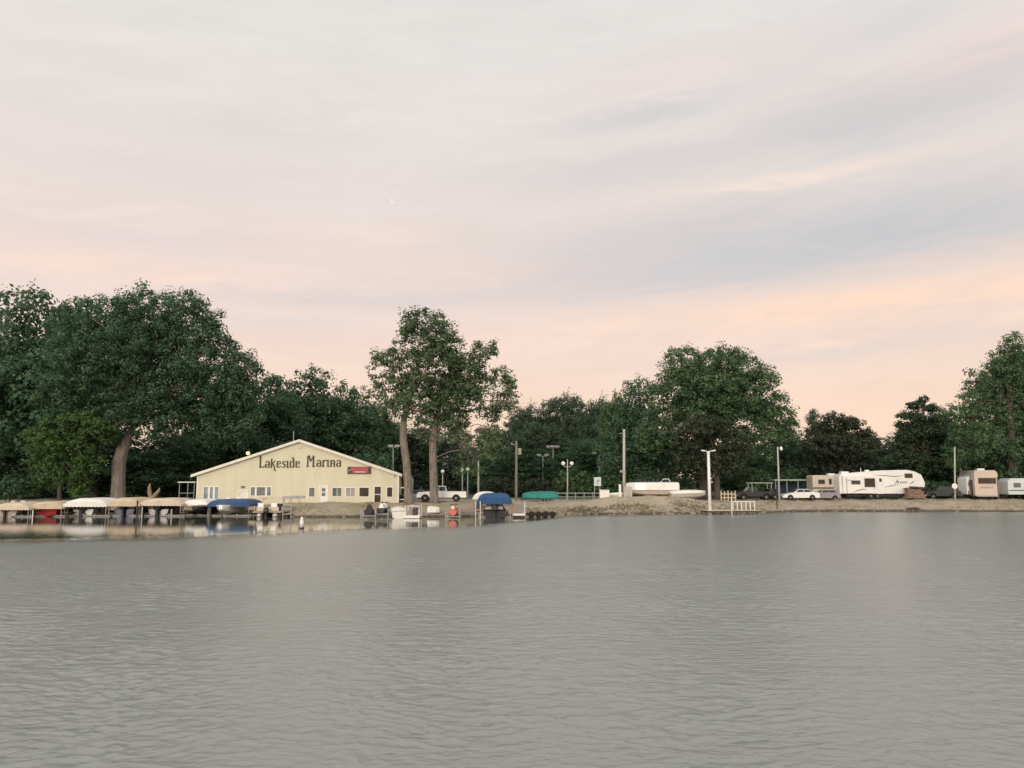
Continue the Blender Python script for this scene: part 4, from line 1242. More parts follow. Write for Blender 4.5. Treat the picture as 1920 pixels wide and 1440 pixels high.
dock('narrow finger dock between the red boat and the white canopy', ((at(121, 975, 84).x, 83.9, 0), (at(121, 975, 84).x, 88.9, 0)), 0.5, step=3.2, group='finger docks between the lifts')
dock('narrow finger dock left of the cream canopy', ((at(341, 975, 84).x, 83.9, 0), (at(341, 975, 84).x, 88.9, 0)), 0.5, step=3.2, group='finger docks between the lifts')
for px, top, Y, r_, mk, lab in [(62, 957, 82.8, .06, 'white', 'white post in the water left of the red covered boat'), (258, 938, 84.0, .09, 'darkwood', 'tall dark piling between the two tan canopies'),
                                (267, 950, 83.6, .06, 'palepole', 'pale post beside the tall dark piling'), (417, 958, 83.0, .08, 'darkwood', 'dark post standing before the white bow under the blue canopy'),
                                (127, 955, 84.0, .09, 'darkwood', 'dark piling left of the white boat with big outboard'), (395, 952, 84.2, .09, 'darkwood', 'dark piling where cream and blue canopies meet'),
                                (466, 955, 86.0, .08, 'darkwood', 'dark post at the right end of the blue canopy'), (322, 955, 83.6, .08, 'palepole', 'pale post under the long pale tan canopy')]:
    q = at(px, top, Y)
    tag(MB().tube([(q.x, Y, -1.2), (q.x, Y, q.z - .03), (q.x, Y, q.z)], [r_, r_, r_ * .7], 8).build('piling', M[mk]), lab, 'post', 'posts in the water')

# white marker buoy
q = at(570, 990, 63.5)
o = thing('marker_buoy', 'slim white marker buoy floating in front of the bank', 'buoy', (q.x, 62.8, 0))
MB().lathe([(.1, -.3), (.2, -.1), (.2, .08)], n=14).build('float', M['char'], o, smooth=True)
MB().lathe([(.17, .082), (.17, .5), (.12, .62), (.10, .85), (.02, .88)], n=14).build('body', M['gel'], o, smooth=True)

# personal watercraft
def pwc(label, loc, rz, hullm, topm, seatm, group='personal watercraft by the bank', lift_=True, up=0.35):
    o = thing('jet_ski', label, 'jet ski', (loc[0], loc[1], up), rz, group)
    MB().loft([[(x * k, y, z * 1.0 + zo) for x, z in ((0, -.05), (.42, .12), (.52, .38), (.38, .48), (-.38, .48), (-.52, .38), (-.42, .12))] for y, k, zo in ((0, .85, 0), (.8, 1, 0), (1.8, .95, .03), (2.4, .6, .12), (2.8, .12, .26))]).build('hull', hullm, o, bevel=.04)
    MB().loft([[(x * k, y, .47 + z * h_) for x, z in ((-.36, 0), (.36, 0), (.22, .8), (0, 1), (-.22, .8))] for y, k, h_ in ((.2, .8, .22), (1.1, .8, .32), (1.5, 1, .5), (1.9, .9, .42), (2.6, .3, .1))]).build('cowl', topm, o, bevel=.03)
    MB().loft([[(x, y, .62 + z * h_) for x, z in ((-.2, 0), (.2, 0), (.15, 1), (-.15, 1))] for y, h_ in ((.25, .32), (.7, .26), (1.3, .18))]).each('seat', seatm, o, bevel=.05)
    MB().tube([(-.36, 1.45, 1.06), (-.1, 1.6, 1.0), (.1, 1.6, 1.0), (.36, 1.45, 1.06)], .035, 6).build('handlebar', M['black'], o)
    if lift_:
        l = thing('watercraft_lift', 'low lift frame ' + ('under ' + label), 'boat lift', (loc[0], loc[1], 0), rz, 'lifts under the watercraft')
        mb = MB()
        for sx in (-.3, .3): mb.box((sx, 1.2, up + .02), (.12, 2.4, .1))
        mb.each('bunk', M['darkwood'], l)
        for sx in (-.72, .72):
            for yy in (.2, 2.2): MB().box((sx, yy, .05), (.08, .08, 1.3 + up)).build('post', M['steel'], l)
        MB().box((0, .2, up - .1), (1.4, .1, .1)).box((0, 2.2, up - .1), (1.4, .1, .1)).each('cross_bar', M['steel'], l)
    return o
pwc('charcoal jet ski', (at(693, 960, 81).x, 80.2), 0.1, M['char'], M['char'], M['black'])['label'] = 'charcoal jet ski raised on a lift before the glass door'
pwc('white jet ski', (at(716, 955, 82).x, 81.2), -0.1, M['black'], M['gel'], M['gel'], up=0.5)['label'] = 'white topped jet ski beside the charcoal one'
pwc('coral red jet ski', (at(850, 965, 82).x, 81.0), 0.0, M['coral'], M['coral'], M['offwhite'], up=0.25)['label'] = 'coral red jet ski in front of the pickup tail'
for o in list(bpy.data.objects):
    if o.name.startswith('watercraft_lift'):
        o['label'] = o['label'].replace('low lift frame under', 'low grey lift frame under the')
# small white boats by the bank
q = at(750, 968, 80.5)
runabout('stubby cream dinghy with blunt stern by the curved trunk', (q.x, 80.0, 0.05), 0.2, M['gel'], L=3.4, B=1.5, H=0.85, motor=False, shield=False, cover=M['offwhite'], hump=0.2, group='small boats by the bank', name='dinghy')
q = at(773, 968, 80)
o = thing('float_platform', 'small white float with railing and black outboard beside the cream dinghy', 'float', (q.x, 79.8, 0), 0, 'small boats by the bank')
MB().box((0, 1.2, .16), (1.5, 2.4, .3)).build('float_body', M['gel'], o, bevel=.05)
for sx in (-.68, .68):
    for yy in (.1, 2.3): MB().box((sx, yy, .75), (.07, .07, .9)).build('post', M['white'], o)
mb = MB().box((0, 2.3, 1.18), (1.4, .06, .06)).box((.68, 1.2, 1.18), (.06, 2.2, .06)).box((-.68, 1.2, 1.18), (.06, 2.2, .06)).box((.3, .1, 1.18), (.8, .06, .06))
mb.build('railing', M['white'], o)
MB().box((.25, .35, .62), (.5, .35, .6)).build('engine_box', M['black'], o, bevel=.05)
MB().box((.35, .9, 1.05), (.7, .5, .35)).build('folded_canopy', M['navy'], o, bevel=.08)
q = gpt(813, 85.5)
o = thing('upturned_boat', 'small white upturned boat lying on the bank below the straight trunk', 'boat', q, 0.0, 'small boats by the bank')
MB().loft([[(x, y * k, z * k2) for y, z in ((-.55, .0), (-.5, .45), (0, .72), (.5, .45), (.55, 0))] for x, k, k2 in ((-.62, .9, .9), (-.3, 1, 1), (.3, .95, .9), (.65, .5, .75))]).build('hull', M['gel'], o, bevel=.05)

# blue canopied lift in the middle
lift('boat lift with white canopy behind the bright blue one', 886, 932, 922, 937, 84.5, M['wcanvas'], depth=5)
lift('boat lift with bright blue canopy in the middle of the bank', 893, 960, 925, 946, 80.5, M['bcanvas2'], depth=4.5, flat=True)
runabout('dark hulled boat with grey seats below the bright blue canopy', (at(927, 970, 81).x, 80.9, 0.1), 0.0, M['char'], L=5, B=2.3, H=0.7, seats=M['silver'], motor_scale=1.2)
o = thing('life_jacket_rack', 'dark rack with orange life jackets left of the bright blue canopy', 'rack', (at(896, 968, 80.2).x, 80.4, 0))
for sx in (-.22, .22): MB().box((sx, 0, .5), (.06, .06, 2.4)).build('post', M['white'], o)
MB().box((0, .05, 1.0), (.38, .2, .75)).build('bag', M['black'], o, bevel=.06)
MB().box((0, -.08, .8), (.28, .08, .22)).build('life_jacket', M['orange'], o, bevel=.03)
q = at(973, 965, 82)
o = thing('work_float', 'small white float with slanting grey rails right of the blue canopy', 'float', (q.x, 81.8, 0), 0, 'small boats by the bank')
MB().box((0, .9, .3), (1.3, 1.8, .22)).build('float_body', M['gel'], o, bevel=.04)
MB().box((0, .9, .09), (1.15, 1.6, .18)).build('underside', M['char'], o)
MB().box((-.6, .1, .95), (.08, .08, 1.1)).build('post', M['coral'], o)
MB().tube([(-.35, .3, .42), (.3, .3, 1.3)], .05, 6).tube([(-.1, 1.2, .42), (.45, 1.2, 1.35)], .05, 6).each('rail', M['steel'], o)
MB().box((.6, 1.5, .95), (.07, .07, 1.1)).build('mast', M['white'], o)
# low dock section with old tyres
a = at(988, 968, 84)
o = dock('low dark dock section with old tyres hung along its edge', ((a.x, 84.2, 0), (at(1042, 968, 84.2).x, 84.4, 0)), 1.6, z=0.4, mat='darkwood', step=1.4)
for k in range(4):
    MB().lathe([(.14, -.08), (.26, -.1), (.32, 0), (.26, .1), (.14, .08)], c=(.4 + k * .72, -.92, .28), n=14, axis='y').build('tyre', M['tyre'], o, smooth=True)

# rowing boats and shore edge stones
rng = np.random.default_rng(77)
def stones(name, x0, x1, n, smin, smax, tmin, tmax, mat, seed):
    rng = np.random.default_rng(seed)
    V, Fc = [], []
    for _ in range(n):
        x = rng.uniform(x0, x1); t = rng.uniform(tmin, tmax) ; y = float(shore(x)) + t
        s = rng.uniform(smin, smax); z = float(gz(x, y))
        o_ = len(V)
        for th, zz in ((5, -.3), (6, .25), (4, .62)):
            for k in range(6):
                a_ = 2 * math.pi * k / 6 + rng.uniform(-.3, .3)
                rr = s * (1.0 if zz < .5 else .6) * rng.uniform(.7, 1.2)
                V.append((x + rr * math.cos(a_), y + rr * .8 * math.sin(a_), z + zz * s * rng.uniform(.7, 1.1)))
        for r in (0, 6):
            for k in range(6): Fc.append((o_ + r + k, o_ + r + (k + 1) % 6, o_ + r + 6 + (k + 1) % 6, o_ + r + 6 + k))
        Fc.append(tuple(o_ + 12 + k for k in range(6)))
    mb = MB(); mb.v, mb.f, mb.mi = V, Fc, [0] * len(Fc)
    o_ = mb.build(name, mat); o_['kind'] = 'stuff'
    return o_
stones('shore_stones', at(985, 960, 90).x, at(1440, 960, 95).x, 420, .08, .34, -.5, 2.6, M['rock'], 5)
stones('shore_pebbles', at(-60, 960, 80).x, at(985, 960, 90).x, 260, .05, .16, -.4, 1.5, M['rock'], 6)
stones('beach_pebbles', at(1440, 960, 98).x, at(1990, 960, 100).x, 160, .05, .17, -.4, 1.8, M['rock'], 7)
for px, Y_, s, lab in [(1712, 101.2, .55, 'dark flat rock at the waterline below the brown pile'), (1892, 98.4, .9, 'long dark mass for the shadow at the waterline near the right edge'), (1272, 95.2, .7, 'pale boulder on the mound below the shrink wrapped boat')]:  # the one near the right edge is a dark mass for the waterline shadow
    q = gpt(px, Y_)
    rg = np.random.default_rng(int(px))
    mb = MB(); mb.loft([[(q.x + s * 1.7 * k * math.cos(a_) * rg.uniform(.8, 1.1), q.y + s * k * math.sin(a_), q.z + h_ * s) for a_ in np.linspace(0, 2 * math.pi, 9)[:-1]] for k, h_ in ((1, -.4), (1.05, .1), (.8, .32), (.35, .42))])
    tag(mb.build('boulder', M['rock'] if px == 1272 else M['darkwood'], bevel=.05), lab, 'rock')

# dry grass on the bank: thin blades, countless
def grass(name, n, region, hmin, hmax, mat, seed):
    rng = np.random.default_rng(seed)
    x = rng.uniform(region[0], region[1], n); t = rng.uniform(0, 1, n) ** 1.2 * (region[3] - region[2]) + region[2]
    keep = (np.sin(x * .9 + t * .6) + np.sin(x * .37 - t * 1.1) + rng.normal(0, .6, n)) > 0.2
    x, t = x[keep], t[keep]; n = len(x)
    y = shore(x) + t; z = gz(x, y)
    h_ = rng.uniform(hmin, hmax, n); a_ = rng.uniform(0, 6.28, n); w = .06
    lean = rng.normal(0, .25, (n, 2)) * h_[:, None]
    v = np.empty((n, 3, 3))
    v[:, 0] = np.stack([x - w * np.cos(a_), y - w * np.sin(a_), z - .02], 1)
    v[:, 1] = np.stack([x + w * np.cos(a_), y + w * np.sin(a_), z - .02], 1)
    v[:, 2] = np.stack([x + lean[:, 0], y + lean[:, 1], z + h_], 1)
    me = bpy.data.meshes.new(name)
    me.vertices.add(n * 3); me.vertices.foreach_set('co', v.reshape(-1))
    me.loops.add(n * 3); me.loops.foreach_set('vertex_index', np.arange(n * 3, dtype=np.int32))
    me.polygons.add(n); me.polygons.foreach_set('loop_start', np.arange(0, n * 3, 3, dtype=np.int32)); me.polygons.foreach_set('loop_total', np.full(n, 3, dtype=np.int32))
    me.materials.append(mat); me.update(calc_edges=True)
    o_ = bpy.data.objects.new(name, me); COL.objects.link(o_); o_['kind'] = 'stuff'
    return o_
M['dry'] = MAT('dry_bank_grass', (0.26, 0.22, 0.11), 0.9, 0.35, 0.6)
M['weed'] = MAT('green_bank_weeds', (0.135, 0.13, 0.062), 0.9, 0.35, 0.6)
grass('bank_grass', 4200, (at(960, 950, 92).x, at(1990, 950, 104).x, 1.0, 11.0), .05, .17, M['dry'], 8)
grass('bank_weeds', 1700, (at(1090, 950, 92).x, at(1990, 950, 104).x, 0.5, 10.0), .06, .2, M['weed'], 9)
grass('mound_weeds', 2400, (at(1060, 950, 92).x, at(1335, 950, 92).x, 0.2, 3.2), .08, .30, M['weed'], 11)
grass('beach_grass', 3500, (at(-50, 950, 88).x, at(960, 950, 90).x, 0.5, 7.0), .05, .2, M['dry'], 10)

# ------------------------------------------------------------------ vehicles
def wheel(parent, x, y, r, w=0.22):
    wo = MB().lathe([(r * .55, -w / 2), (r * .92, -w / 2), (r, -w * .3), (r, w * .3), (r * .92, w / 2), (r * .55, w / 2)], c=(x, y, r), n=20, axis='y').build('wheel', M['tyre'], parent, smooth=False)
    MB().lathe([(r * .06, -w / 2 - .012), (r * .5, -w / 2 + .02), (r * .6, -w / 2 - .006), (r * .6, w / 2 + .006), (r * .5, w / 2 - .02), (r * .06, w / 2 + .012)], c=(x, y, r), n=16, axis='y').build('rim', M['rim'], wo)
    return wo

def arch_profile(x0, x1, zlow, top, wheels, r):
    """lower outline with round wheel openings, then the upper outline 'top' from x1 back to x0"""
    pts = [(x0, zlow)]
    for wx in sorted(wheels):
        R_ = r * 1.18
        pts.append((wx - R_, zlow))
        for k in range(1, 8):
            a_ = math.pi - math.pi * k / 8
            pts.append((wx + R_ * math.cos(a_), max(zlow, r + R_ * math.sin(a_) - 0.02)))
        pts.append((wx + R_, zlow))
    pts.append((x1, zlow))
    return pts + top

def car(label, loc, rz, paint, L, W, zlow, r, wheels, top, cabin, name='parked_car', group='vehicles parked behind the beach', windows=2, cat='car', glass='glass', extra=None):
    """nose towards -x.  top = outline above the sills from tail to nose; cabin = (x_windscreen_base, x_roof_front, x_roof_back, x_rear_base, z_belt, z_roof)"""
    o = thing(name, label, cat, loc, rz, group)
    body = MB().prism(arch_profile(-L / 2, L / 2, zlow, top, wheels, r), -W / 2, W / 2).build('body', paint, o, bevel=.05)
    a, b_, c, d_, zb, zr = cabin
    wb, wr = W / 2 - .06, W / 2 - .22
    mb = MB(); mb.loft([[(a, -wb, zb), (d_, -wb, zb), (d_, wb, zb), (a, wb, zb)], [(b_, -wr, zr), (c, -wr, zr), (c, wr, zr), (b_, wr, zr)]])
    co = mb.build('cabin', paint, o, bevel=.05)
    def P(u, v, s):                        # u along, v up, on the side face
        x = (a + (d_ - a) * u) * (1 - v) + (b_ + (c - b_) * u) * v
        return (x, s * ((wb * (1 - v) + wr * v) + .006), zb + (zr - zb) * v)
    for s in (-1, 1):
        n = windows
        for k in range(n):
            u0, u1 = .05 + .90 * k / n + .015, .05 + .90 * (k + 1) / n - .015
            pts = [P(u0, .12, s), P(u1, .12, s), P(u1, .86, s), P(u0, .86, s)]
            mb = MB(); mb.add(pts, [(0, 1, 2, 3) if s < 0 else (3, 2, 1, 0)]); mb.build('window', M[glass], o, solid=.004)
    def E(base, rf, off):
        q = []
        for y_, v in ((-.85, .1), (.85, .1), (.85, .88), (-.85, .88)):
            x = base + (rf - base) * v + off
            q.append((x, y_ * (wb * (1 - v) + wr * v), zb + (zr - zb) * v))
        return q
    mb = MB(); mb.add(E(a, b_, -.008), [(3, 2, 1, 0)]); mb.build('windscreen', M[glass], o, solid=.004)
    mb = MB(); mb.add(E(d_, c, .008), [(0, 1, 2, 3)]); mb.build('rear_window', M[glass], o, solid=.004)
    for wx in wheels:
        for s in (-1, 1): wheel(o, wx, s * (W / 2 - .13), r)
    nz = top[-1][1]
    for s in (-1, 1):
        MB().box((-L / 2 - .005, s * (W / 2 - .28), nz - .12), (.05, .3, .14)).build('headlight', M['lampglass'], o)
        MB().box((L / 2 + .005, s * (W / 2 - .18), top[0][1] - .18), (.04, .2, .2)).build('tail_light', M['red'], o)
    mb = MB().box((-L / 2 - .04, 0, zlow + .1), (.12, W - .1, .16)).box((L / 2 + .04, 0, zlow + .1), (.12, W - .1, .16))
    mb.build('bumper', M['steel'], o, bevel=.02)
    for s in (-1, 1): MB().box((a + .35, s * (W / 2 + .06), zb + .06), (.12, .16, .14)).build('mirror', paint, o, bevel=.02)
    MB().box((a + (d_ - a) * .45, -W / 2 - .01, zb - .12), (.2, .03, .04)).build('door_handle', M['steel'], o)
    return o

# white pickup
q = gpt(829, 98)
pk = car('white crew cab pickup parked behind the straight tree trunk', (q.x, 98, q.z), 0, M['carwhite'], 5.9, 1.95, .48, .41, (-1.95, 1.75),
         [(2.95, 1.18), (.72, 1.18), (.72, 1.20), (-1.6, 1.20), (-2.75, 1.12), (-2.95, .85)], (-1.5, -.85, .45, .68, 1.19, 1.86), name='pickup_truck', cat='pickup')
MB().box((1.82, 0, 1.20), (2.1, 1.5, .05)).build('bed_cover', M['silver'], pk)
# grey green car behind the curved trunk
q = gpt(776, 99)
car('grey green car peeking out between the two pale trunks', (q.x, 99.5, q.z), 0, M['carteal'], 4.3, 1.75, .32, .32, (-1.3, 1.3),
    [(2.15, .95), (1.9, 1.0), (-1.0, .98), (-2.0, .82), (-2.15, .6)], (-1.05, -.35, 1.1, 1.75, .97, 1.45))
# dark pickup with a rack
q = gpt(1412, 108)
dk = car('dark pickup with a pale pipe rack parked beside the white sedan', (q.x, 108, q.z), 0, M['carblack'], 4.9, 1.9, .42, .38, (-1.5, 1.5),
         [(2.45, 1.1), (.4, 1.1), (-1.2, 1.08), (-2.3, 1.0), (-2.45, .75)], (-1.15, -.6, .3, .5, 1.08, 1.72), name='pickup_truck', cat='pickup')
mb = MB()
for xx in (-.35, 2.2):
    for s in (-.85, .85): mb.box((xx, s, 1.65), (.07, .07, 1.15))
for s in (-.85, .85): mb.box((.92, s, 2.24), (3.1, .08, .1))
for xx in (-.35, .9, 2.2): mb.box((xx, 0, 2.3), (.07, 1.9, .06))
mb.build('pipe_rack', M['shelter'], dk)
# black utility trailer
q = gpt(1449, 107.5)
o = thing('utility_trailer', 'small black box trailer with pale wheel beside the white sedan', 'trailer', (q.x, 107.5, q.z), 0, 'vehicles parked behind the beach')
MB().box((0, 0, .95), (1.25, 1.4, .9)).build('box', M['carblack'], o, bevel=.04)
for s in (-1, 1): wheel(o, .05, s * .8, .36)
MB().tube([(-.6, 0, .5), (-1.5, 0, .45)], .05, 6).build('drawbar', M['steel'], o)
# white sedan
q = gpt(1496, 108)
car('white sedan parked in front of the tan camper', (q.x, 107.5, q.z), 0.0, M['carwhite'], 4.85, 1.82, .28, .33, (-1.45, 1.42),
    [(2.42, .90), (2.2, 1.0), (1.5, 1.02), (-.95, .97), (-2.1, .80), (-2.42, .58)], (-1.05, -.2, .95, 1.75, .98, 1.44))
# mauve grey car in front of the tan camper
q = gpt(1556, 107.5)
car('mauve grey hatchback tucked between white sedan and long white trailer', (q.x, 109.6, q.z), 0.0, M['silver'], 3.9, 1.7, .3, .32, (-1.2, 1.2),
    [(1.95, 1.0), (1.7, 1.1), (-.8, 1.05), (-1.75, .85), (-1.95, .6)], (-.9, -.2, 1.2, 1.7, 1.05, 1.42))
# dark green estate
q = gpt(1763, 109)
car('dark green estate car parked right of the brown pile', (q.x, 109, q.z), 0.0, M['cargreen'], 4.7, 1.85, .36, .36, (-1.4, 1.4),
    [(2.35, 1.0), (2.3, 1.08), (-.9, 1.06), (-2.1, .95), (-2.35, .65)], (-1.0, -.35, 1.75, 2.2, 1.06, 1.66), windows=3)

# ------------------------------------------------------------------ campers
def camper(label, loc, rz, prof, W, paint, name='camper', group='campers along the beach', wheels=(), wr=.36, cat='camper'):
    o = thing(name, label, cat, loc, rz, group)
    MB().prism(prof, -W / 2, W / 2).build('body', paint, o, bevel=.09)
    for wx in wheels:
        for s in (-1, 1): wheel(o, wx, s * (W / 2 - .16), wr)
    return o
def rect(o, name, x, z, w, h, mat, W, proud=.02, par=None):
    return MB().box((x, -W / 2 - proud, z), (w, .035, h)).build(name, mat, par or o, bevel=.01)
def cwin(o, x, z, w, h, W, glass='glassb', frame='rvline', proud=.02):
    f = MB()
    t = .06
    f.box((x, -W / 2 - proud, z + h / 2), (w + t, .04, t)).box((x, -W / 2 - proud, z - h / 2), (w + t, .04, t)).box((x - w / 2, -W / 2 - proud, z), (t, .04, h - t)).box((x + w / 2, -W / 2 - proud, z), (t, .04, h - t))
    fo = f.build('window', M[frame], o)
    MB().box((x, -W / 2 - proud + .008, z), (w - t, .03, h - t)).build('pane', M[glass], fo)
    return fo

# long fifth wheel, nose to the right; pixel -> local metres
CY = 110.0
k5 = CY / F
q0 = gpt(1567, CY)
def lx(px): return (px - 1567) * k5
def lz(py): return at(1640, py, CY - 1.25).z - q0.z
W5 = 2.5
prof = [(lx(1568), lz(926)), (lx(1696), lz(926)), (lx(1697), lz(912)), (lx(1725), lz(914)), (lx(1726), lz(905)), (lx(1720), lz(890)), (lx(1708), lz(884)), (lx(1694), lz(881)), (lx(1650), lz(882)), (lx(1610), lz(885)), (lx(1572), lz(889)), (lx(1568), lz(893))]
fw = camper('long white fifth wheel trailer with raised nose and dark swooshes', q0, 0, prof, W5, M['rvwhite'], name='travel_trailer', wheels=(lx(1625), lx(1637.5)), wr=.38)
def R5(px0, px1, py0, py1): return ((lx(px0) + lx(px1)) / 2, (lz(py0) + lz(py1)) / 2, lx(px1) - lx(px0), lz(py0) - lz(py1))
MB().box((lx(1600) , -W5 / 2 - .2, (lz(892) + lz(925)) / 2), (lx(1632) - lx(1580) + .2, .4, lz(892) - lz(925))).build('slide_out', M['rvwhite'], fw, bevel=.04)
x, z, w, h_ = R5(1588, 1604, 901, 908); cwin(fw, x, z, w, h_, W5 + .8, 'glass')
x, z, w, h_ = R5(1612, 1631, 897, 913); cwin(fw, x, z, w, h_, W5, 'glassb') if False else cwin(fw, x, z, w, h_, W5 + .8, 'glassb')
x, z, w, h_ = R5(1689, 1703, 888, 896); cwin(fw, x, z, w, h_, W5, 'glassb')
x, z, w, h_ = R5(1637, 1648, 893, 926)
dr = rect(fw, 'door', x, z, w, h_, M['gel'], W5)
MB().box((x + w * .1, -W5 / 2 - .045, z + h_ * .28), (w * .4, .02, h_ * .2)).build('door_pane', M['glass'], dr)
def swoosh(o, pts, w0, name, mat, W, px2l):
    mb = MB()
    q = [Vector((lx(a), lz(b_))) for a, b_ in pts]
    for i in range(len(q) - 1):
        t0, t1 = i / (len(q) - 1), (i + 1) / (len(q) - 1)
        d_ = (q[i + 1] - q[i]).normalized(); nn = Vector((-d_.y, d_.x))
        ww0, ww1 = w0 * (.3 + math.sin(math.pi * t0)), w0 * (.3 + math.sin(math.pi * t1))
        e = [q[i] - nn * ww0 / 2, q[i + 1] - nn * ww1 / 2, q[i + 1] + nn * ww1 / 2, q[i] + nn * ww0 / 2]
        mb.prism([(v.x, v.y) for v in e], -W / 2 - .012, -W / 2 + .02)
    mb.build(name, mat, o)
swoosh(fw, [(1650, 914), (1662, 911), (1676, 909)], .09, 'swoosh_stripe', M['rvline'], W5, None)
swoosh(fw, [(1634, 891), (1650, 891.5), (1672, 893.5), (1690, 891)], .10, 'swoosh_stripe', M['rvline'], W5, None)
swoosh(fw, [(1589, 924), (1598, 919.5), (1608, 917.5), (1616, 918)], .10, 'swoosh_stripe', M['rvline'], W5 + .8, None)
swoosh(fw, [(1697, 907), (1702, 905), (1706, 901.5)], .12, 'swoosh_stripe', M['rvline'], W5, None)
# cursive trade mark, illegible at this distance: a script-like row of slanted marks
swoosh(fw, [(1670, 908), (1674, 903), (1676.5, 899)], .14, 'script_mark', M['rvline'], W5, None)
swoosh(fw, [(1675, 899), (1676.5, 904), (1677, 908)], .12, 'script_mark', M['rvline'], W5 + .006, None)
for k in range(4):
    swoosh(fw, [(1679.5 + k * 3.4, 906.8), (1681 + k * 3.4, 903), (1682.4 + k * 3.4, 905.5)], .11, 'script_mark', M['rvline'], W5, None)
MB().box((lx(1583), -.2, lz(886.2)), (1.0, .9, .34)).build('roof_air_conditioner', M['gel'], fw, bevel=.06)
MB().box((lx(1628), .2, lz(882.5)), (.5, .5, .25)).build('roof_vent', M['gel'], fw, bevel=.04)
MB().tube([(lx(1616), 0, lz(885)), (lx(1616), 0, lz(877))], .04, 6).build('antenna', M['white'], fw)
mb = MB().tube([(lx(1579), -W5 / 2 - .46, lz(924)), (lx(1579), -W5 / 2 - .46, lz(896))], .035, 6)
mb.tube([(lx(1579), -W5 / 2 - .46, lz(900)), (lx(1592), -W5 / 2 - .46, lz(901))], .03, 6)
mb.build('awning_arm', M['greypole'], fw)
for px in (1683, 1690): MB().box((lx(px), -.9, .35), (.12, .12, .8)).build('landing_leg', M['char'], fw)
MB().box((lx(1635), 0, .42), (7.8, 1.8, .22)).build('chassis', M['char'], fw)

# tan camper behind the sedan
CT = 112.0
q = gpt(1545, CT)
def tz(py): return at(1545, py, CT - 1.2).z - q.z
kt = CT / F
tw, th = 52 * kt, tz(891)
tc_ = camper('boxy tan camper with brown band behind the white sedan', q, 0, [(-tw / 2, .55), (tw / 2, .55), (tw / 2, th - .1), (tw / 2 - .15, th), (-tw / 2 + .15, th), (-tw / 2, th - .12)], 2.4, M['rvtan'], wheels=(-.3, .5))
cwin(tc_, -tw / 2 + 16.5 * kt, tz(903.5), 12 * kt, 8 * kt, 2.4)
cwin(tc_, -tw / 2 + 32.5 * kt, tz(903), 5 * kt, 10 * kt, 2.4)
cwin(tc_, -tw / 2 + 44 * kt, tz(904), 5 * kt, 14 * kt, 2.4, 'glassg')
rect(tc_, 'brown_band', 0, tz(915), tw - .06, .22, M['rvbrown'], 2.4)
MB().box((tw / 2 - .9, 0, th + .12), (.9, .9, .26)).build('roof_air_conditioner', M['gel'], tc_, bevel=.05)

# tan camper on the right, blunt end towards the lake
q = gpt(1851, 106.5)
CR = 106.5
kr = CR / F
def rz2(py): return at(1851, py, CR).z - q.z
w2 = 40 * kr
o = thing('travel_trailer', 'pinkish tan camper showing its end with a wide dark window', 'camper', q, -0.24, 'campers along the beach')
mb = MB(); zt2 = rz2(881.5)
mb.loft([[(-w2 / 2, y, .5), (w2 / 2, y, .5), (w2 / 2, y, zt2 - .35), (w2 / 2 - .22, y, zt2 - d_), (-w2 / 2 + .22, y, zt2 - d_), (-w2 / 2, y, zt2 - .35)] for y, d_ in ((0, .12), (.25, 0), (6.2, 0), (6.4, .1))])
mb.build('body', M['rvpink'], o, bevel=.08)
f = MB(); zc = rz2(901.5); f.box((.1, -.02, zc), (30 * kr, .04, 11 * kr)); wf = f.build('window', M['rvbrown'], o)
MB().box((.1, -.045, zc), (28 * kr, .03, 9 * kr)).build('pane', M['glassb'], wf)
MB().box((-w2 / 2 - .015, 3.3, zt2 / 2 + .1), (.03, 5.6, zt2 - 1.1)).build('side_panel', M['rvpale'], o)
MB().box((-w2 / 2 - .035, 1.5, 1.62), (.03, 1.9, 2.05)).build('door', M['rvbrown'], o)
MB().box((-w2 / 2 - .035, 4.2, 1.9), (.03, .9, .6)).build('side_window', M['glass'], o)
MB().box((w2 / 2 - .08, -.02, 1.55), (.12, .04, zt2 - 1.0)).build('corner_stripe', M['rvbrown'], o)
mb = MB()
for kx in range(7): mb.tube([(-.7 + kx * .22, -.03, rz2(916) + .08 * (kx % 2)), (-.6 + kx * .22, -.03, rz2(912) - .05 * (kx % 3))], .035, 5)
mb.build('end_graphics', M['rvline'], o)
for s in (-1, 1):
    wo = MB().lathe([(.2, -.12), (.34, -.12), (.37, -.07), (.37, .07), (.34, .12), (.2, .12)], c=(0, 0, .37), n=18, axis='y')
    for yy in (1.1, 3.2):
        mb = MB(); mb.lathe([(.2, -.11), (.34, -.11), (.37, 0), (.34, .11), (.2, .11)], n=18); mb.v = [(v[2] + s * (w2 / 2 - .12), v[1] + yy, v[0] + .37) for v in mb.v]
        ww = mb.build('wheel', M['tyre'], o)
        mb = MB(); mb.lathe([(.02, -.115), (.2, -.1), (.2, .1), (.02, .115)], n=14); mb.v = [(v[2] + s * (w2 / 2 - .12), v[1] + yy, v[0] + .37) for v in mb.v]
        mb.build('rim', M['rim'], ww)
MB().box((0, -.06, .52), (w2 * .9, .12, .16)).build('bumper', M['steel'], o)
MB().box((0, 2.2, zt2 + .12), (.9, .9, .26)).build('roof_air_conditioner', M['gel'], o, bevel=.05)
# white camper just left of it and a brown awning between them
q = gpt(1819, 110)
c2 = camper('white camper half hidden behind the pinkish tan camper', q, 0, [(-1.0, .5), (1.6, .5), (1.6, 2.9), (-.7, 2.95), (-1.0, 2.6)], 2.3, M['rvwhite'], wheels=(.4,))
rect(c2, 'door', .35, 1.5, .8, 1.9, M['rvbrown'], 2.3)
cwin(c2, -.55, 1.9, .5, .5, 2.3, 'glassblue')
MB().box((-.3, -1.3, .75), (1.2, .5, .5)).build('storage_box', M['silver'], c2, bevel=.05)
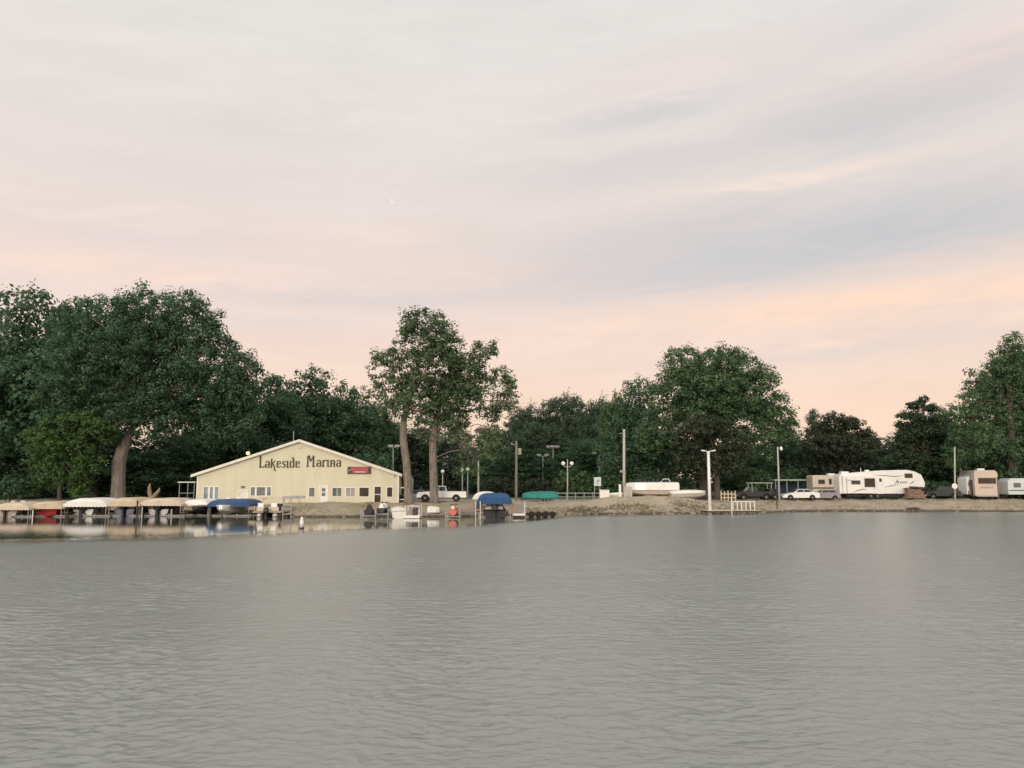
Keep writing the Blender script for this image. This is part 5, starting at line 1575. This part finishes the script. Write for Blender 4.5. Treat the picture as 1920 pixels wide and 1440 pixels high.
# pale travel trailer at the right edge
q = gpt(1915, 108.5)
c3 = camper('pale blue grey travel trailer at the right edge under hanging foliage', q, 0, [(-2.4, .6), (3.2, .6), (3.2, 2.5), (2.6, 2.75), (-2.0, 2.75), (-2.4, 2.3)], 2.4, M['rvpale'], wheels=(.3, 1.1))
cwin(c3, -1.2, 1.85, .9, .55, 2.4, 'glassg'); cwin(c3, .4, 1.85, .9, .55, 2.4, 'glassg')
rect(c3, 'stripe', .4, 1.15, 5.4, .12, M['bcanvas'], 2.4)

# brown pile beneath the trailer nose
q = gpt(1716, 107.2)
o = thing('timber_pile', 'brown brick coloured pile under a dark cover below the trailer nose', 'pile', q, 0)
mb = MB()
rg = np.random.default_rng(4)
for iz in range(5):
    for ix in range(9 - iz // 2):
        mb.box((-1.15 + ix * .27 + (iz % 2) * .1 + (iz * .02), rg.uniform(-.06, .06), .12 + iz * .24), (.25, 1.0, .22))
mb.build('stack', M['brick'], o, bevel=.02)
MB().loft([[(x, -.62, z), (x, .62, z), (x, .58, z + .08), (x, -.58, z + .08)] for x, z in ((-1.32, 1.2), (-.5, 1.33), (.4, 1.3), (1.2, 1.12), (1.35, .95))]).build('cover', M['rustcover'], o)

# ------------------------------------------------------------------ boats ashore
def trailer(label, loc, rz, L, wr=.33, W=1.6):
    o = thing('boat_trailer', label, 'trailer', loc, rz, 'boat trailers on the beach')
    mb = MB()
    for s in (-1, 1): mb.box((0, s * .5, wr + .12), (L * .8, .1, .12))
    for xx in (-.3 * L, 0, .3 * L): mb.box((xx, 0, wr + .10), (.1, 1.1, .09))
    mb.tube([(-L * .4, 0, wr + .1), (-L * .62, 0, wr + .05)], .06, 6)
    mb.build('frame', M['char'], o)
    for s in (-1, 1): wheel(o, L * .12, s * W / 2, wr)
    return o
# large shrink wrapped boat, side on
q = gpt(1222, 103.5)
zl = lambda py: at(1222, py, 102.5).z - q.z
kk = 103 / F
trailer('dark trailer carrying the shrink wrapped white boat', q, 0, 6.0)
bo = thing('cabin_boat', 'large white shrink wrapped boat with boxy flat top on the beach', 'boat', (q.x, q.y, q.z), 0, 'boats stored on the beach')
mb = MB()
L6 = 96 * kk
rings = []
for t, b_ in ((0, .25), (.06, .6), (.16, .95), (.35, 1.15), (.7, 1.2), (.96, 1.15), (1, 1.05)):
    x = -L6 / 2 + t * L6
    keel = .55 + .5 * max(0, (.3 - t) / .3) ** 1.5
    rings.append([(x, 0, keel), (x, -b_ * .8, keel + .2), (x, -b_, zl(915)), (x, 0, zl(913)), (x, b_, zl(915)), (x, b_ * .8, keel + .2)])
mb.loft(rings); mb.build('hull', M['rvpink'], bo, bevel=.04)
mb = MB(); rings = []
for t, b_, zt_ in ((.0, .3, 907), (.05, .65, 905), (.16, 1.0, 904.5), (.35, 1.2, 904), (.7, 1.25, 904), (.97, 1.2, 904), (1.01, 1.1, 905)):
    x = -L6 / 2 + t * L6
    zz = zl(zt_)
    rings.append([(x, -b_ - .02, zl(919)), (x, -b_ * .96, zz - .1), (x, -b_ * .7, zz), (x, b_ * .7, zz), (x, b_ * .96, zz - .1), (x, b_ + .02, zl(919))])
mb.loft(rings); mb.build('shrink_wrap', M['gel'], bo, bevel=.05)
mb = MB()
for k_ in range(8): mb.box((-L6 * .3 + k_ * L6 * .085, .2, zl(903) + .14), (.3, .5, .2 + .12 * (k_ % 3)))
mb.each('deck_gear', M['char'], bo, bevel=.05)
mb = MB(); mb.tube([(L6 * .18, 0, zl(904)), (L6 * .24, 0, zl(898)), (L6 * .34, 0, zl(898.5)), (L6 * .37, 0, zl(904))], .05, 6)
mb.build('hoop', M['white'], bo)
# runabout side on
q = gpt(1288, 101.5)
trailer('small dark trailer under the low white runabout', (q.x, q.y, q.z - .12), math.pi, 4.0, wr=.28)
runabout('low white runabout stored side on beside the shrink wrapped boat', (q.x - 2.1, q.y, q.z + .52), -math.pi / 2, M['rvtan'], L=4.4, B=1.8, H=.55, cover=M['gel'], motor=False, hump=.38, group='boats stored on the beach')
# teal covered boat
q = gpt(1013, 101.5)
trailer('dark trailer under the teal covered boat', (q.x, q.y, q.z - .1), 0, 4.2, wr=.26)
tb = thing('covered_boat', 'boat under a teal tarpaulin lying on the beach', 'boat', (q.x, q.y, q.z), 0, 'boats stored on the beach')
kk = 101.5 / F
Lg = 67 * kk; zg = lambda py: at(1013, py, 100.8).z - q.z
MB().loft([[(-Lg / 2 + t * Lg, 0, .3 + .2 * (1 - math.sin(math.pi * t))), (-Lg / 2 + t * Lg, -b_ * .8, .4), (-Lg / 2 + t * Lg, -b_, zg(930)), (-Lg / 2 + t * Lg, b_, zg(930)), (-Lg / 2 + t * Lg, b_ * .8, .4)] for t, b_ in ((0.03, .3), (.2, .8), (.6, .9), (.97, .8))]).build('hull', M['rvtan'], tb, bevel=.03)
rings = []
for t, b_, u in ((0, .25, .45), (.06, .55, .65), (.2, .9, .85), (.4, 1.0, .95), (.55, 1.0, 1), (.8, .97, .98), (.94, .9, .9), (1.0, .75, .55)):
    x = -Lg / 2 + t * Lg; zz = zg(931) + (zg(921) - zg(931)) * u
    sg = .03 * math.sin(t * 31)
    rings.append([(x, -b_, zg(935) + sg), (x, -b_ * .95, zg(931)), (x, -b_ * .55, zz - .05 + sg), (x, 0, zz), (x, b_ * .55, zz - .05), (x, b_ * .95, zg(931)), (x, b_, zg(935))])
MB().loft(rings).build('tarpaulin', M['gcanvas'], tb, smooth=True)
# white storage bin and dinghy
q = gpt(1133, 98)
o = thing('storage_bin', 'small bright white bin with ribbed front on the left of the mound', 'bin', (q.x, q.y, q.z), 0)
MB().box((0, 0, .5), (1.15, .8, .9)).build('box', M['gel'], o, bevel=.03)
MB().box((0, 0, 1.0), (1.2, .86, .09)).build('lid', M['gel'], o, bevel=.02)
MB().box((0, -.41, .5), (.05, .03, .8)).box((0, -.412, .5), (1.0, .03, .05)).each('rib', M['offwhite'], o)
q = gpt(1155, 101.5)
runabout('pale grey dinghy lying behind the white bin', (q.x - 1.2, q.y, q.z + .35), -math.pi / 2, M['offwhite'], L=2.8, B=1.3, H=.5, cover=M['offwhite'], motor=False, hump=.2, group='boats stored on the beach', name='dinghy')
q = gpt(1168, 98.5)
o = thing('gate_post', 'short thick white post beside the foot of the tall pale pole', 'post', q, 0)
MB().box((-.35, 0, .75), (.28, .28, 1.9)).build('shaft', M['gel'], o, bevel=.03)
MB().box((-.35, 0, 1.73), (.34, .34, .06)).build('cap', M['white'], o)
q = gpt(1178, 98.2)
o = thing('plank_screen', 'short grey plank screen between the white post and the wrapped boat', 'fence', q, 0)
for k_ in range(5): MB().box((-.4 + k_ * .2, 0, .7), (.17, .04, 1.5 + .1 * (k_ % 2))).build('plank', M['palepole'], o)
MB().box((0, .05, .5), (1.0, .05, .1)).box((0, .05, 1.1), (1.0, .05, .1)).each('rail', M['palepole'], o)

# ------------------------------------------------------------------ poles, lamps and signs
def pole(name, label, px, top, Y, r, mat, cat='pole', group='poles along the shore', r_top=None, base_px=None):
    b_ = gpt(base_px or px, Y)
    t = at(px, top, Y)
    o = thing(name, label, cat, b_, 0, group)
    h_ = t.z - b_.z; dx_ = t.x - b_.x
    MB().tube([(0, 0, -.3), (dx_ * .5, 0, h_ * .5), (dx_, 0, h_)], [r, r * .9, r_top or r * .75], 10).build('shaft', mat, o, smooth=True)
    return o, h_, dx_
o, h_, d_ = pole('utility_pole', 'wooden utility pole with a transformer can behind the boats', 968, 827, 103, .17, M['polewood'])
MB().lathe([(.05, 0), (.24, .02), (.24, .75), (.2, .82), (.04, .84)], c=(.42, -.05, h_ - 1.75), n=14).build('transformer', M['palepole'], o, smooth=False)
MB().box((-.28, 0, h_ - .45), (.55, .08, .08)).build('bracket', M['steel'], o)
MB().ball((-.55, 0, h_ - .36), .09).build('insulator', M['lampglass'], o)
o, h_, d_ = pole('utility_pole', 'tallest pale pole standing at the left of the mound', 1170, 805, 99, .19, M['palepole'])
MB().box((-.3, -.05, h_ * .40), (.28, .2, .26)).build('meter_box', M['steel'], o)
MB().box((-.28, 0, h_ - .5), (.4, .06, .06)).build('bracket', M['steel'], o)
pole('utility_pole', 'plain grey pole left of the transformer pole', 897, 862, 104, .13, M['palepole'])
o, h_, d_ = pole('lamp_pole', 'grey pole with one lamp on its right side behind the dark pickup', 1458, 838, 106, .13, M['palepole'], base_px=1461)
MB().tube([(d_, 0, h_ - .05), (d_ + .3, 0, h_ + .02), (d_ + .42, 0, h_ - .1)], .03, 6).build('bracket', M['steel'], o)
MB().lathe([(.03, .12), (.12, .05), (.2, -.12), (.2, -.3), (.1, -.42)], c=(d_ + .46, 0, h_ - .05), n=12).build('lamp_head', M['lampglass'], o)
o, h_, d_ = pole('sign_pole', 'grey pole carrying a round white sign right of the dark green estate', 1790, 838, 105, .11, M['palepole'])
zs_ = at(1790, 911.5, 104.8).z - o.location.z
MB().lathe([(.02, -.03), (.36, -.03), (.36, .02), (.02, .02)], c=(0, -.16, zs_), n=24, axis='y').build('sign_disc', M['gel'], o)

def sport_light(px, top, Y, heads, label):
    o, h_, d_ = pole('sports_light', label, px, top, Y, .11, M['greypole'], 'lamp post', 'lights of the sports court')
    xs_ = [hh * Y / F for hh in heads]
    MB().box(((min(xs_) + max(xs_)) / 2, 0, h_ + .02), (max(xs_) - min(xs_) + .3, .1, .1)).build('crossarm', M['greypole'], o)
    for x_ in xs_: MB().prism([(x_ - .42, h_ + .1), (x_ + .42, h_ + .1), (x_ + .32, h_ + .42), (x_ - .32, h_ + .42)], -.3, .3).build('lamp_head', M['steel'], o)
sport_light(737, 839, 128, (-6, 6), 'sports light behind the right roof slope of the hall')
sport_light(1018, 856, 134, (-7, 7), 'shorter twin headed sports light left of the taller one')
sport_light(1037, 840, 136, (-8, 0, 8), 'taller sports light with three heads above the shrubs')
sport_light(1124, 852, 134, (-9,), 'sports light with one head on the left above the square sign')

def globe_lamp(px, top, Y, globes, label, ext=0):
    o, h_, d_ = pole('globe_lamp', label, px, top, Y, .085, M['palepole'], 'lamp post', 'globe lamps of the park')
    for gx_, gy_ in globes:
        q_ = at(px + gx_, gy_, Y); c_ = (q_.x - o.location.x, 0, q_.z - o.location.z)
        MB().ball(c_, .26).build('globe', M['lampglass'], o, smooth=True)
        if abs(gx_) > 2: MB().tube([(0, 0, c_[2] - .4), (c_[0] * .7, 0, c_[2] - .42), (c_[0], 0, c_[2] - .24)], .04, 6).build('arm', M['palepole'], o)
    return o
globe_lamp(1064, 861, 103, ((-8, 869), (8, 869)), 'lamp post with two white globes right of the teal boat')
globe_lamp(867, 866, 110, ((-1, 882),), 'left one of the close pair of thin globe lamps behind the pickup')
globe_lamp(877, 884, 112, ((0, 880),), 'right one of the close pair of thin globe lamps behind the pickup')
globe_lamp(830, 888, 114, ((0, 884),), 'thin globe lamp seen just right of the straight trunk')
globe_lamp(1513, 886, 122, ((0, 882),), 'globe lamp behind the left end of the tan camper')

# sagging cable between the tall pale pole and the lamp pole
p0_, p1_ = at(1169, 880, 99), at(1459, 868, 106)
pts_ = [p0_.lerp(p1_, k / 12) - Vector((0, 0, 0.9 * 4 * (k / 12) * (1 - k / 12))) for k in range(13)]
tag(MB().tube(pts_, .018, 5).build('power_cable', M['char']), 'thin dark cable sagging from the tall pale pole to the lamp pole', 'cable')

# pier light with two arms
q = at(1331, 948, 90.5)
pl_b = Vector((q.x, 90.5, 0.55))
t = at(1328, 846, 90.5)
o = thing('pier_light', 'tall white pier light with two outstretched lamp heads', 'lamp post', (q.x, 90.5, 0.5))
h_ = t.z - .5; d_ = t.x - q.x
MB().tube([(0, 0, -1.5), (d_ * .5, 0, h_ * .5), (d_, 0, h_)], [.19, .17, .15], 12).build('shaft', M['gel'], o, smooth=True)
mb = MB()
for s in (-1, 1): mb.tube([(d_, 0, h_ - .25), (d_ + s * .25, 0, h_ + .02), (d_ + s * .5, 0, h_ + .04)], .05, 6)
mb.build('arm', M['gel'], o)
for s in (-1, 1): MB().box((d_ + s * .58, -.05, h_ + .06), (.44, .28, .14), Matrix.Rotation(s * R(-8), 3, 'Y')).build('lamp_head', M['gel'], o, bevel=.03)
# swim dock with white railing
a, b_ = at(1322, 955, 90.5), at(1420, 955, 91.8)
sd = dock('pale dock with a short white railing beside the pier light', ((a.x, 91.0, 0), (b_.x, 91.6, 0)), 2.2, z=.42, mat='canvas', step=1.9)
for k_ in range(6): MB().box((3.0 + k_ * .5, -.9, .95), (.09, .09, 1.0)).build('rail_post', M['gel'], sd)
MB().box((4.25, -.9, 1.42), (2.6, .07, .08)).build('hand_rail', M['gel'], sd)
q = at(1376, 965, 88.6)
tag(MB().tube([(q.x, 89.4, -1), (q.x, 89.4, at(1376, 934, 89.4).z)], .045, 8).build('mooring_post', M['gel']), 'thin white mooring post standing in front of the railed dock', 'post', 'posts in the water')
q = at(1462, 950, 97.5)
tag(MB().tube([(q.x, 98.5, -.5), (q.x, 98.5, at(1462, 938, 98.5).z)], .07, 8).build('piling', M['darkwood']), 'short brown post on the sand right of the railed dock', 'post', 'posts in the water')

# square sign
q = gpt(1120, 108)
o = thing('road_sign', 'square white sign with a dark symbol on two legs behind the beach', 'sign', q)
zs_ = at(1121, 903, 108).z - q.z; ks = 108 / F
for s in (-1, 1): MB().box((s * 5 * ks, .05, zs_ / 2), (.09, .06, zs_)).build('leg', M['greypole'], o)
MB().box((.05, 0, zs_), (13 * ks, .04, 16 * ks)).build('panel', M['rvpale'], o)
mb = MB().box((.12, -.03, zs_ + .12), (.34, .02, .3)).box((.02, -.03, zs_ - .2), (.14, .02, .34))
mb.build('symbol', M['greypole'], o)
MB().box((.75, 0, zs_ * .28), (.5, .4, .6)).build('base_box', M['steel'], o, bevel=.03)

# rail fence behind the beach
a, b_ = gpt(1046, 109), gpt(1128, 109)
o = thing('rail_fence', 'low grey rail fence running behind the globe lamp and the square sign', 'fence', a)
L_ = b_.x - a.x
for k_ in range(6): MB().box((k_ * L_ / 5, 0, .45), (.1, .1, 1.1)).build('post', M['greypole'], o)
MB().box((L_ / 2, -.07, .85), (L_, .04, .12)).box((L_ / 2, -.07, .35), (L_, .04, .10)).each('rail', M['greypole'], o)
a = gpt(1352, 104)
o = thing('wooden_fence', 'short tan wooden fence between the pier light and the dark pickup', 'fence', a)
for k_ in range(5): MB().box((k_ * .45, 0, .6), (.12, .1, 1.35 - .15 * (k_ % 2))).build('post', M['canvas'], o)
MB().box((.9, -.07, .85), (2.0, .05, .12)).box((.9, -.07, .4), (2.0, .05, .12)).each('rail', M['canvas'], o)

# picnic shelter with pale green roof edge
q = gpt(1487, 116)
o = thing('picnic_shelter', 'open shelter with pale green roof edge behind the white sedan', 'shelter', q)
zt_ = at(1487, 900, 116).z - q.z; ks = 116 / F
MB().box((0, 1.5, zt_), (68 * ks, 3.4, .2)).build('roof', M['shelter'], o)
for xx in (-2.4, -.8, .8, 2.4): MB().box((xx, .1, zt_ / 2 - .1), (.1, .1, zt_)).build('post', M['shelter'], o)
MB().box((0, 2.9, zt_ / 2 - .15), (5.0, .06, zt_ - .4)).build('tarpaulin_wall', M['tarp'], o)
